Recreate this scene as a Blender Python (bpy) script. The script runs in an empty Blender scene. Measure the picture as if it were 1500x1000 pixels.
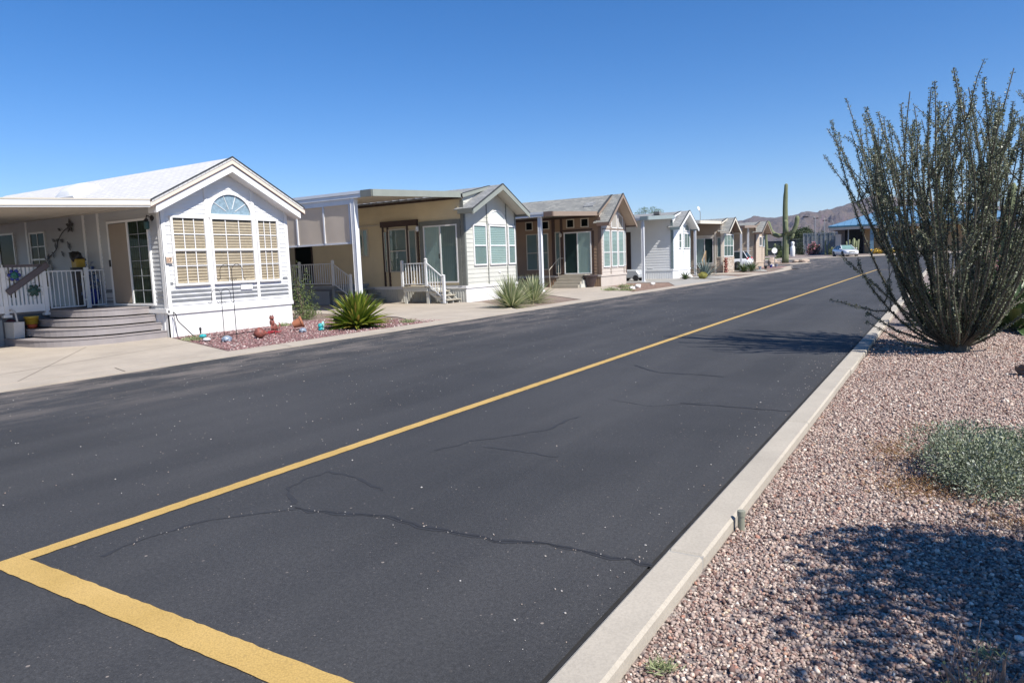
import bpy, math, random
import numpy as np
from mathutils import Vector, Matrix
R=math.radians
random.seed(7); RNG=np.random.default_rng(7)
scene=bpy.context.scene; COL=scene.collection
# ------------------------------------------------------------------ materials
def newmat(name):
    m=bpy.data.materials.new(name); m.use_nodes=True; nt=m.node_tree
    b=nt.nodes['Principled BSDF']; return m,nt,b
def N(nt,t,**k):
    n=nt.nodes.new(t)
    for a,v in k.items():
        if a.startswith('i_'): n.inputs[a[2:].replace('_',' ')].default_value=v
        else: setattr(n,a,v)
    return n
def sc(c):
    # keep reflectances realistic for an exposure a little above zero
    m=max(c); k=.70 if m<.6 else .70+.16*min(1,(m-.6)/.15); return tuple(x*k for x in c[:3])
def ramp(nt,stops,fac,interp='LINEAR'):
    r=nt.nodes.new('ShaderNodeValToRGB'); r.color_ramp.interpolation=interp
    e=r.color_ramp.elements
    while len(e)<len(stops): e.new(0.5)
    for i,(p,c) in enumerate(stops):
        e[i].position=p; e[i].color=(c[0],c[1],c[2],1) if not isinstance(c,(int,float)) else (c,c,c,1)
    nt.links.new(fac,r.inputs[0]); return r.outputs[0]
def coords(nt,scale=(1,1,1)):
    g=nt.nodes.new('ShaderNodeNewGeometry'); mp=nt.nodes.new('ShaderNodeMapping'); mp.inputs['Scale'].default_value=scale
    nt.links.new(g.outputs['Position'],mp.inputs[0]); return mp.outputs[0]
def noise(nt,scale,detail=4,vec=None,rough=.55):
    n=N(nt,'ShaderNodeTexNoise'); n.inputs['Scale'].default_value=scale; n.inputs['Detail'].default_value=detail; n.inputs['Roughness'].default_value=rough
    nt.links.new(vec if vec else coords(nt),n.inputs['Vector']); return n.outputs['Fac']
def voro(nt,scale,vec=None,feature='F1',out='Color',rnd=1):
    n=N(nt,'ShaderNodeTexVoronoi'); n.feature=feature; n.inputs['Scale'].default_value=scale; n.inputs['Randomness'].default_value=rnd
    nt.links.new(vec if vec else coords(nt),n.inputs['Vector']); return n.outputs[out]
def mixc(nt,fac,a,b,mode='MIX'):
    n=N(nt,'ShaderNodeMix'); n.data_type='RGBA'; n.blend_type=mode
    for sock,v in ((n.inputs[0],fac),(n.inputs[6],a),(n.inputs[7],b)):
        if hasattr(v,'is_output'): nt.links.new(v,sock)
        elif isinstance(v,(int,float)): sock.default_value=v
        else: sock.default_value=(v[0],v[1],v[2],1)
    return n.outputs[2]
def bump(nt,b,h,strength=.3,dist=.01):
    n=N(nt,'ShaderNodeBump'); n.inputs['Strength'].default_value=strength; n.inputs['Distance'].default_value=dist
    nt.links.new(h,n.inputs['Height']); nt.links.new(n.outputs[0],b.inputs['Normal'])
def simple(name,c,rough=.6,var=.12,scale=3,bs=0,bscale=60,metal=0,coat=0,dirt=0):
    m,nt,b=newmat(name); b.inputs['Roughness'].default_value=rough; b.inputs['Metallic'].default_value=metal
    if coat: b.inputs['Coat Weight'].default_value=coat
    f=noise(nt,scale,5); c=sc(c)
    lo=[x*(1-var) for x in c]; hi=[min(1,x*(1+var)) for x in c]
    col=ramp(nt,[(.3,lo),(.7,hi)],f)
    if dirt:
        d=ramp(nt,[(.52,0),(.72,1)],noise(nt,scale*.6,8,coords(nt,(1,1,.35)),.7))
        mm=N(nt,'ShaderNodeMath',operation='MULTIPLY'); nt.links.new(d,mm.inputs[0]); mm.inputs[1].default_value=dirt
        col=mixc(nt,mm.outputs[0],col,(.30,.24,.17))
    nt.links.new(col,b.inputs['Base Color'])
    if bs: bump(nt,b,noise(nt,bscale,3),bs,.004)
    return m
def island(name,stops,rough=.7,extra=None,translucent=0,spec=.5):
    m,nt,b=newmat(name); g=nt.nodes.new('ShaderNodeNewGeometry')
    stops=[(p,sc(q)) for p,q in stops]; c=ramp(nt,stops,g.outputs['Random Per Island'])
    if name=='gravel_stone': c=mixc(nt,1,c,(1.13,1.11,1.05),'MULTIPLY')
    nt.links.new(c,b.inputs['Base Color'])
    b.inputs['Roughness'].default_value=rough; b.inputs['Specular IOR Level'].default_value=spec
    if translucent:
        t=N(nt,'ShaderNodeBsdfTranslucent'); nt.links.new(c,t.inputs[0]); mx=N(nt,'ShaderNodeMixShader'); mx.inputs[0].default_value=translucent
        nt.links.new(b.outputs[0],mx.inputs[1]); nt.links.new(t.outputs[0],mx.inputs[2]); nt.links.new(mx.outputs[0],nt.nodes['Material Output'].inputs[0])
    return m
def m_asphalt():
    m,nt,b=newmat('asphalt'); P=coords(nt)
    big=noise(nt,.35,6,P,.6); c=ramp(nt,[(.38,(.0225,.0228,.0240)),(.62,(.0345,.0345,.0362))],big)
    # long streaks worn along the lane
    st=noise(nt,1.0,4,coords(nt,(1.3,.12,1))); c=mixc(nt,ramp(nt,[(.45,0),(.70,.5)],st),c,(.054,.053,.053)); c=mixc(nt,ramp(nt,[(.55,0),(.66,.45)],noise(nt,.22,3,coords(nt,(1,.5,1)))),c,(.022,.023,.026)); c=mixc(nt,1,c,ramp(nt,[(.3,.62),(.7,1.42)],noise(nt,48,5,P,.75)),'MULTIPLY')
    # sandy dust near the left gutter
    sx=N(nt,'ShaderNodeSeparateXYZ'); nt.links.new(P,sx.inputs[0])
    mr=N(nt,'ShaderNodeMapRange'); mr.inputs[1].default_value=-7.4; mr.inputs[2].default_value=-10.9; nt.links.new(sx.outputs[0],mr.inputs[0])
    du=ramp(nt,[(.46,0),(.62,1)],noise(nt,1.4,7,coords(nt,(1.2,.35,1)),.7))
    mu=N(nt,'ShaderNodeMath',operation='MULTIPLY'); nt.links.new(mr.outputs[0],mu.inputs[0]); nt.links.new(du,mu.inputs[1])
    m2=N(nt,'ShaderNodeMath',operation='MULTIPLY'); nt.links.new(mu.outputs[0],m2.inputs[0]); m2.inputs[1].default_value=.55
    c=mixc(nt,m2.outputs[0],c,(.24,.20,.17))
    # aggregate grain
    g=voro(nt,150,P,out='Distance'); c=mixc(nt,.5,c,ramp(nt,[(.0,.45),(.8,1.5)],g),'MULTIPLY')
    g3=ramp(nt,[(.62,0),(.70,1)],noise(nt,230,2,P)); q3=N(nt,'ShaderNodeMath',operation='MULTIPLY'); nt.links.new(g3,q3.inputs[0]); q3.inputs[1].default_value=.4
    c=mixc(nt,q3.outputs[0],c,(.11,.105,.10))
    # pale chips
    for sc,th,cl in ((8,.07,(.26,.22,.19)),(22,.11,(.16,.14,.125)),(55,.17,(.115,.107,.10))):
        v=N(nt,'ShaderNodeTexVoronoi'); v.inputs['Scale'].default_value=sc; nt.links.new(P,v.inputs['Vector'])
        d=ramp(nt,[(th*.8,1),(th,0)],v.outputs['Distance'])
        s2=N(nt,'ShaderNodeSeparateColor'); nt.links.new(v.outputs['Color'],s2.inputs[0]); k=ramp(nt,[(.5,0),(.52,1)],s2.outputs[0])
        kk=N(nt,'ShaderNodeMath',operation='MULTIPLY'); nt.links.new(d,kk.inputs[0]); nt.links.new(k,kk.inputs[1])
        cl2=ramp(nt,[(.40,.05),(.60,1)],noise(nt,1.1,6,P,.7)); k3=N(nt,'ShaderNodeMath',operation='MULTIPLY'); nt.links.new(kk.outputs[0],k3.inputs[0]); nt.links.new(cl2,k3.inputs[1])
        c=mixc(nt,k3.outputs[0],c,cl)
    nt.links.new(c,b.inputs['Base Color']); b.inputs['Roughness'].default_value=.82
    bump(nt,b,noise(nt,120,4,P,.7),.9,.006); return m
def m_gravel(name,stops,scale=45,bs=1.0,stain=None):
    m,nt,b=newmat(name); P=coords(nt)
    v=N(nt,'ShaderNodeTexVoronoi'); v.inputs['Scale'].default_value=scale; nt.links.new(P,v.inputs['Vector'])
    s=N(nt,'ShaderNodeSeparateColor'); nt.links.new(v.outputs['Color'],s.inputs[0])
    c=ramp(nt,[(p,sc(q)) for p,q in stops],s.outputs[0]); c=mixc(nt,1,c,ramp(nt,[(.25,.8),(.7,1.15)],noise(nt,.8,4,P)),'MULTIPLY')
    c=mixc(nt,1,c,ramp(nt,[(.0,1.1),(.75,.45)],v.outputs['Distance']),'MULTIPLY')
    nt.links.new(c,b.inputs['Base Color']); b.inputs['Roughness'].default_value=.9
    inv=N(nt,'ShaderNodeMath',operation='SUBTRACT'); inv.inputs[0].default_value=1; nt.links.new(v.outputs['Distance'],inv.inputs[1])
    bump(nt,b,inv.outputs[0],bs,.5/scale); return m
def m_concrete(name,c=(.50,.45,.37)):
    m,nt,b=newmat(name); P=coords(nt); c=sc(c)
    col=ramp(nt,[(.3,[x*.82 for x in c]),(.7,[x*1.1 for x in c])],noise(nt,.9,8,P,.65))
    col=mixc(nt,1,col,ramp(nt,[(.35,.9),(.6,1.03)],noise(nt,90,3,P)),'MULTIPLY')
    st=ramp(nt,[(.6,0),(.75,.5)],noise(nt,2.3,6,P,.7)); col=mixc(nt,st,col,[x*.62 for x in c])
    nt.links.new(col,b.inputs['Base Color']); b.inputs['Roughness'].default_value=.85; bump(nt,b,noise(nt,130,3,P),.25,.003); return m
def m_paint_line():
    m,nt,b=newmat('road_paint'); P=coords(nt)
    c=ramp(nt,[(.3,(.46,.30,.085)),(.7,(.55,.365,.12))],noise(nt,2.5,6,P))
    c=mixc(nt,1,c,ramp(nt,[(.0,1.05),(.8,.72)],voro(nt,130,P,out='Distance')),'MULTIPLY')
    w=ramp(nt,[(.62,0),(.74,.7)],noise(nt,38,6,P,.75)); c=mixc(nt,w,c,(.10,.09,.08))
    nt.links.new(c,b.inputs['Base Color']); b.inputs['Roughness'].default_value=.75; bump(nt,b,noise(nt,170,3,P),.5,.004); return m
def m_shingle(name,a,b_,c_):
    m,nt,b=newmat(name); a,b_,c_=sc(a),sc(b_),sc(c_)
    mp=coords(nt,(1,1,1)); bt=N(nt,'ShaderNodeTexBrick'); nt.links.new(mp,bt.inputs['Vector'])
    bt.inputs['Scale'].default_value=1; bt.inputs['Brick Width'].default_value=.28; bt.inputs['Row Height'].default_value=.125; bt.inputs['Mortar Size'].default_value=.008
    bt.inputs['Color1'].default_value=(*a,1); bt.inputs['Color2'].default_value=(*b_,1); bt.inputs['Mortar'].default_value=(*c_,1); bt.inputs['Bias'].default_value=.1
    n=noise(nt,14,4,coords(nt)); col=mixc(nt,1,bt.outputs['Color'],ramp(nt,[(.3,.94 if name=='pale_shingle' else .82),(.7,1.03 if name=='pale_shingle' else 1.12)],n),'MULTIPLY')
    nt.links.new(col,b.inputs['Base Color']); b.inputs['Roughness'].default_value=.9; bump(nt,b,bt.outputs['Fac'],-.6,.01); return m
def m_glass(name,tint=(.75,.85,.85),refl=.16,top=1):
    m,nt,b=newmat(name); nt.nodes.remove(b)
    t=N(nt,'ShaderNodeBsdfTransparent'); t.inputs[0].default_value=(*tint,1)
    g=N(nt,'ShaderNodeBsdfGlossy'); g.inputs['Roughness'].default_value=.03
    l=N(nt,'ShaderNodeLayerWeight'); l.inputs[0].default_value=.5; pw=N(nt,'ShaderNodeMath',operation='POWER'); nt.links.new(l.outputs['Facing'],pw.inputs[0]); pw.inputs[1].default_value=4
    r=ramp(nt,[(0,refl*.5),(1,top)],pw.outputs[0]); mx=N(nt,'ShaderNodeMixShader')
    nt.links.new(r,mx.inputs[0]); nt.links.new(t.outputs[0],mx.inputs[1]); nt.links.new(g.outputs[0],mx.inputs[2])
    nt.links.new(mx.outputs[0],nt.nodes['Material Output'].inputs[0]); return m
def m_screen(name,c,alpha):
    m,nt,b=newmat(name); b.inputs['Base Color'].default_value=(*c,1); b.inputs['Roughness'].default_value=.8; b.inputs['Alpha'].default_value=alpha; return m
def m_fabric():
    m,nt,b=newmat('sun_shade_fabric'); c=ramp(nt,[(.3,(.70,.61,.50)),(.7,(.78,.68,.57))],noise(nt,1.2,4)); nt.links.new(c,b.inputs['Base Color']); b.inputs['Roughness'].default_value=.9
    t=N(nt,'ShaderNodeBsdfTranslucent'); nt.links.new(c,t.inputs[0]); mx=N(nt,'ShaderNodeMixShader'); mx.inputs[0].default_value=.5
    nt.links.new(b.outputs[0],mx.inputs[1]); nt.links.new(t.outputs[0],mx.inputs[2]); nt.links.new(mx.outputs[0],nt.nodes['Material Output'].inputs[0]); return m
def m_stone():
    m,nt,b=newmat('ledge_stone'); P=coords(nt,(1,1,1.7))
    v=N(nt,'ShaderNodeTexVoronoi'); v.inputs['Scale'].default_value=4.5; nt.links.new(P,v.inputs['Vector'])
    s=N(nt,'ShaderNodeSeparateColor'); nt.links.new(v.outputs['Color'],s.inputs[0])
    c=ramp(nt,[(0,(.33,.20,.13)),(.3,(.52,.42,.32)),(.6,(.60,.53,.44)),(.8,(.30,.22,.17)),(1,(.62,.50,.40))],s.outputs[0])
    e=voro(nt,4.5,P,'DISTANCE_TO_EDGE','Distance'); c=mixc(nt,ramp(nt,[(.02,1),(.06,0)],e),c,(.30,.27,.23))
    nt.links.new(c,b.inputs['Base Color']); b.inputs['Roughness'].default_value=.9; bump(nt,b,ramp(nt,[(0,0),(.12,1)],e),.8,.03); return m
def m_mountain():
    m,nt,b=newmat('desert_rock'); P=coords(nt)
    c=ramp(nt,[(.3,(.115,.066,.095)),(.5,(.20,.125,.125)),(.7,(.085,.055,.095))],noise(nt,.012,8,P,.65))
    g=nt.nodes.new('ShaderNodeNewGeometry'); s=N(nt,'ShaderNodeSeparateXYZ'); nt.links.new(g.outputs['Normal'],s.inputs[0])
    c=mixc(nt,ramp(nt,[(.55,0),(.9,.6)],s.outputs[2]),c,(.16,.14,.09))
    c=mixc(nt,ramp(nt,[(.5,0),(.62,.55)],noise(nt,.03,8,P,.7)),c,(.12,.095,.11))
    nt.links.new(c,b.inputs['Base Color']); b.inputs['Roughness'].default_value=.95
    bump(nt,b,noise(nt,.02,10,P,.75),1.0,40); return m
def m_saguaro():
    m,nt,b=newmat('cactus_skin'); P=coords(nt)
    c=ramp(nt,[(.3,(.12,.14,.065)),(.7,(.18,.20,.11))],noise(nt,2,5,P)); c=mixc(nt,ramp(nt,[(.6,0),(.75,.7)],noise(nt,5,5,coords(nt,(1,1,.6)),.7)),c,(.24,.21,.14))
    nt.links.new(c,b.inputs['Base Color']); b.inputs['Roughness'].default_value=.8; bump(nt,b,noise(nt,40,3,P),.5,.02); return m
def m_blotch(name,a,b2,scale,rough=.6):
    m,nt,b=newmat(name); a,b2=sc(a),sc(b2); c=ramp(nt,[(.45,a),(.58,b2)],noise(nt,scale,4)); nt.links.new(c,b.inputs['Base Color']); b.inputs['Roughness'].default_value=rough; return m
M_={}
def build_mats():
    s=simple; d=M_
    d['asphalt']=m_asphalt(); d['line']=m_paint_line()
    d['tar']=simple('crack_tar',(.028,.028,.030),.7,.3,9)
    d['conc']=m_concrete('driveway_concrete',(.55,.475,.385)); d['kerb']=m_concrete('kerb_concrete',(.56,.50,.41)); d['conc_grey']=m_concrete('grey_concrete',(.45,.43,.39))
    st=[(0,(.30,.22,.20)),(.2,(.42,.33,.29)),(.45,(.50,.41,.37)),(.65,(.36,.29,.27)),(.85,(.60,.52,.46)),(1,(.24,.14,.12))]
    d['gravel']=m_gravel('pink_gravel',st,42); d['gravel_far']=m_gravel('far_gravel',st,26,.8)
    d['red_gravel']=m_gravel('red_rock_mulch',[(0,(.32,.16,.14)),(.3,(.44,.25,.23)),(.6,(.30,.17,.17)),(.8,(.52,.38,.34)),(1,(.40,.21,.18))],24,1.0)
    d['tan_gravel']=m_gravel('tan_decomposed_granite',[(0,(.36,.25,.19)),(.5,(.48,.35,.27)),(1,(.42,.33,.28))],36,.7)
    d['stone']=island('gravel_stone',[(0,(.10,.06,.055)),(.1,(.25,.15,.13)),(.28,(.38,.27,.235)),(.46,(.50,.39,.345)),(.62,(.33,.255,.235)),(.78,(.55,.445,.39)),(.88,(.68,.59,.52)),(.94,(.42,.20,.15)),(.97,(.55,.42,.30)),(1,(.75,.72,.68))],.9)
    d['redstone']=island('red_lava_stone',[(0,(.18,.08,.08)),(.4,(.38,.20,.19)),(.7,(.32,.19,.19)),(.9,(.54,.40,.37)),(1,(.66,.57,.53))],.9)
    d['desert']=m_gravel('desert_soil',[(0,(.34,.25,.19)),(.5,(.42,.32,.25)),(1,(.38,.30,.25))],9,.4)
    d['grass']=simple('lawn_grass',(.10,.15,.035),.9,.4,1.2)
    d['white']=s('white_vinyl',(.80,.80,.79),.45,.03,2,dirt=.10); d['skirt']=s('white_skirting',(.82,.81,.79),.5,.04,2,dirt=.22)
    d['white_shaded']=s('shade_greyed_vinyl',(.60,.61,.62),.5,.04,2)  # white vinyl greyed in its colour to deepen the porch shade
    d['frame']=s('white_frame',(.80,.79,.77),.4,.03); d['alu']=s('painted_aluminium',(.72,.73,.74),.35,.04)
    d['alu_tan']=s('cream_aluminium',(.66,.60,.50),.4,.04); d['pan']=s('awning_pan',(.70,.64,.55),.4,.05)
    d['brownline']=s('brown_trim',(.17,.095,.075),.5,.1); d['creamline']=s('cream_trim',(.74,.66,.55),.45,.04)
    d['gray_siding']=s('gray_siding',(.24,.245,.25),.4,.15,6)
    d['sh_white']=m_shingle('pale_shingle',(.70,.69,.67),(.66,.65,.635),(.50,.49,.48))
    d['sh_grey']=m_shingle('grey_shingle',(.40,.405,.40),(.27,.28,.285),(.17,.17,.17))
    d['sh_tan']=m_shingle('weathered_shingle',(.40,.395,.36),(.25,.255,.245),(.18,.18,.17))
    d['sh_dark']=s('shingle_edge',(.05,.055,.06),.9)
    d['cream2']=s('cream_siding',(.66,.655,.585),.6,.04,2,.1,50,dirt=.06); d['tan2']=s('tan_siding',(.74,.63,.42),.65,.06,1.5,.15,50)
    d['green_trim']=s('sage_trim',(.345,.37,.325),.5,.05); d['dark_brown']=s('dark_brown_trim',(.075,.042,.032),.6,.15); d['gg_trim']=s('grey_green_trim',(.22,.23,.205),.5,.08)
    d['cream3']=s('blush_siding',(.65,.58,.51),.6,.04,2,.1,50,dirt=.06); d['brown3']=s('brown_siding',(.36,.245,.16),.65,.06,1.5,.15,50); d['taupe']=s('taupe_fascia',(.37,.28,.215),.5,.05)
    d['white4']=s('pale_grey_siding',(.86,.87,.865),.55,.03,2,.08,50); d['blue4']=s('blue_grey_trim',(.25,.32,.335),.5,.06)
    d['tan5']=s('sand_siding',(.52,.42,.32),.6,.05,2,.1,50); d['cream5']=s('ivory_trim',(.74,.68,.57),.5,.04); d['tan6']=s('wheat_siding',(.64,.52,.40),.6,.05,2,.1,50)
    d['brown6']=s('umber_trim',(.22,.15,.115),.6,.1); d['tile']=s('taupe_roof_edge',(.33,.25,.21),.6)
    d['ledge']=m_stone()
    d['glass']=m_glass('window_glass',(.72,.82,.80),.18); d['glass_dark']=m_glass('dark_glass',(.30,.38,.38),.02,.25); d['glass_clear']=m_glass('clear_glass',(.88,.9,.9),.05)
    d['blind_tan']=s('wood_blind',(.74,.60,.42),.6,.10,8); d['blind_pale']=s('pale_blind',(.72,.78,.75),.7,.05); d['blind_grey']=s('grey_blind',(.30,.36,.345),.7,.08); d['room']=s('dark_room',(.02,.022,.024),.8)
    d['lace']=s('etched_glass',(.30,.42,.50),.25,.25,18)
    d['slat_gap']=s('slat_gap',(.16,.115,.07),.9,.1,8); d['doorpanel']=s('tan_door_screen',(.38,.31,.24),.7,.04); d['curtain']=s('olive_curtain',(.36,.34,.22),.8,.2,9)
    d['screen']=m_fabric()
    d['step']=s('grey_step_paint',(.36,.325,.32),.7,.08,3,.2,90,dirt=.12); d['deck']=s('deck_board',(.26,.22,.20),.7,.1); d['darkskirt']=s('dark_grey_panel',(.16,.165,.175),.7,.1); d['railtop']=s('grey_handrail',(.15,.12,.125),.5,.08)  # darkskirt is a plain dark grey
    d['lattice']=s('grey_skirting_panel',(.34,.36,.37),.6,.08)
    d['wood']=s('weathered_wood',(.45,.33,.20),.8,.15,6); d['conc_step']=m_concrete('precast_step',(.50,.45,.36))
    d['iron']=s('black_iron',(.02,.02,.022),.5,.2); d['hose']=s('black_rubber_hose',(.015,.015,.017),.45)
    d['bronze']=s('dark_bronze',(.025,.022,.022),.5,.2); d['lampgreen']=s('green_lantern_metal',(.03,.09,.07),.4,.2)
    d['terra']=s('terracotta',(.46,.17,.085),.75,.15,5,.1,60); d['terra_dark']=m_blotch('rusty_terracotta',(.34,.10,.07),(.20,.07,.055),14); d['bluegl']=m_blotch('blue_glaze',(.17,.23,.34),(.42,.47,.52),30,.35)
    d['red']=s('red_enamel',(.34,.025,.03),.4,.2,9); d['teal']=s('teal_glaze',(.03,.42,.44),.3,.15,9); d['tealpale']=s('pale_teal_glaze',(.35,.68,.66),.35,.1,9); d['whitegl']=s('white_glaze',(.80,.80,.78),.3,.03)
    d['bowl']=s('clay_bowl',(.42,.21,.15),.75,.15,5,.1,60); d['urn']=s('dark_clay_urn',(.07,.045,.045),.5,.15); d['yellow']=s('yellow_plastic',(.55,.36,.04),.5,.1); d['cobalt']=s('cobalt_glass',(.02,.04,.30),.2,.2,9); d['greengl']=s('green_glass',(.02,.16,.12),.2,.2,9)
    d['box']=s('white_canvas',(.68,.64,.58),.85,.05); d['maroon']=s('maroon_cloth',(.10,.02,.03),.9,.1)
    d['agave_y']=island('sunny_agave_leaf',[(0,(.08,.15,.02)),(.35,(.19,.28,.03)),(.7,(.33,.41,.05)),(.9,(.50,.52,.09)),(1,(.50,.32,.08))],.4,translucent=.3)
    d['yucca']=island('striped_yucca_leaf',[(0,(.20,.27,.12)),(.4,(.40,.47,.22)),(.75,(.62,.64,.36)),(1,(.75,.72,.46))],.45,translucent=.25)
    d['agave_b']=island('blue_agave_leaf',[(0,(.10,.16,.15)),(.5,(.18,.25,.24)),(1,(.26,.33,.31))],.5)
    d['agave_g']=island('green_agave_leaf',[(0,(.05,.10,.035)),(.5,(.11,.17,.06)),(.9,(.20,.24,.09)),(1,(.34,.28,.10))],.4)
    d['bush']=island('bush_leaf',[(0,(.06,.10,.02)),(.5,(.14,.20,.05)),(1,(.26,.31,.10))],.6,translucent=.2)
    d['tree']=island('tree_leaf',[(0,(.025,.05,.015)),(.5,(.05,.085,.025)),(1,(.09,.12,.04))],.6,translucent=.2)
    d['palo']=island('palo_verde_leaf',[(0,(.08,.13,.03)),(1,(.20,.27,.08))],.6,translucent=.2)
    d['oco']=island('ocotillo_leaf',[(0,(.10,.125,.07)),(.45,(.19,.225,.13)),(.8,(.32,.36,.23)),(.95,(.48,.51,.39)),(1,(.36,.36,.14))],.45,translucent=.12)
    d['cane']=simple('ocotillo_bark',(.13,.115,.085),.85,.35,14,.5,80)
    d['grey_leaf']=island('silver_leaf',[(0,(.11,.15,.075)),(.4,(.23,.28,.17)),(.75,(.40,.44,.32)),(.93,(.60,.62,.52)),(1,(.36,.38,.12))],.7,translucent=.1)
    d['pinkflower']=island('pink_petal',[(0,(.55,.12,.20)),(.5,(.70,.25,.32)),(1,(.80,.45,.48))],.6)
    d['yellowflower']=island('orange_petal',[(0,(.65,.35,.02)),(1,(.8,.5,.05))],.6)
    d['dry']=island('dry_weed',[(0,(.22,.10,.04)),(.6,(.36,.19,.07)),(1,(.46,.32,.14))],.9); d['weed']=island('green_weed',[(0,(.20,.25,.10)),(1,(.44,.47,.24))],.7)
    d['twig']=simple('cut_twig',(.30,.21,.16),.8,.25,20); d['bark']=simple('tree_bark',(.16,.12,.09),.9,.3,8,.6,40)
    d['sag']=m_saguaro(); d['sagtip']=simple('cactus_tip',(.36,.33,.22),.9,.2,6); d['barrel']=island('golden_spine',[(0,(.42,.38,.08)),(1,(.62,.55,.16))],.7); d['barrelskin']=simple('barrel_cactus_skin',(.30,.30,.07),.8,.2)
    d['mount']=m_mountain(); d['carwhite']=simple('white_car_paint',(.74,.75,.77),.25,.01,1,coat=1); d['tyre']=simple('tyre_rubber',(.02,.02,.021),.8); d['rim']=simple('alloy_rim',(.45,.46,.48),.3,.05,metal=.8)
    d['carglass']=simple('car_window_tint',(.03,.045,.05),.08,.1); d['windshield']=simple('windscreen_glass',(.22,.36,.33),.08,.2); d['tail']=simple('red_tail_lens',(.50,.01,.02),.2,.1); d['headl']=simple('clear_headlamp',(.35,.37,.38),.12,.2); d['black']=simple('black_plastic',(.015,.015,.016),.5); d['chrome']=simple('chrome_badge',(.6,.6,.62),.15,.02,metal=1)
    d['bluemetal']=simple('blue_metal_roof',(.17,.33,.50),.35,.05,2); d['bluedark']=simple('blue_fascia',(.055,.16,.24),.4,.05); d['stucco']=simple('tan_stucco',(.50,.33,.17),.85,.05); d['stucco_grey']=simple('grey_block_wall',(.27,.245,.25),.85,.05); d['bluedoor']=simple('blue_column_paint',(.20,.34,.44),.5,.04); d['doorblue']=simple('pale_blue_door',(.25,.36,.46),.5,.04)
    d['steel']=simple('galvanised_steel',(.42,.43,.44),.45,.06,metal=.4); d['windscreen']=m_screen('court_windscreen_mesh',(.035,.045,.055),.90); d['chain']=m_screen('chain_link_mesh',(.30,.33,.36),.42)
    d['signback']=simple('sign_back_metal',(.78,.78,.78),.4,.03); d['paleboulder']=simple('pale_boulder',(.55,.43,.34),.9,.15,4,.4,20); d['whiteboulder']=simple('white_rock',(.72,.70,.66),.9,.08,4,.4,20); d['boulder']=simple('brown_boulder',(.20,.14,.11),.9,.2,4,.5,20)
    d['cover']=simple('grey_vinyl_cover',(.16,.17,.18),.6,.1,5); d['fender']=simple('pale_grey_fender',(.50,.52,.53),.35,.05); d['plaque']=simple('tan_number_tile',(.72,.52,.38),.6,.05); d['digit_dark']=simple('dark_digit',(.06,.04,.04),.5); d['digit_tan']=simple('faint_digit',(.45,.30,.20),.6)
    d['pvc']=simple('olive_pvc_pipe',(.30,.30,.23),.6,.08); d['orange']=simple('orange_vest_cloth',(.6,.1,.03),.7)
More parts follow.
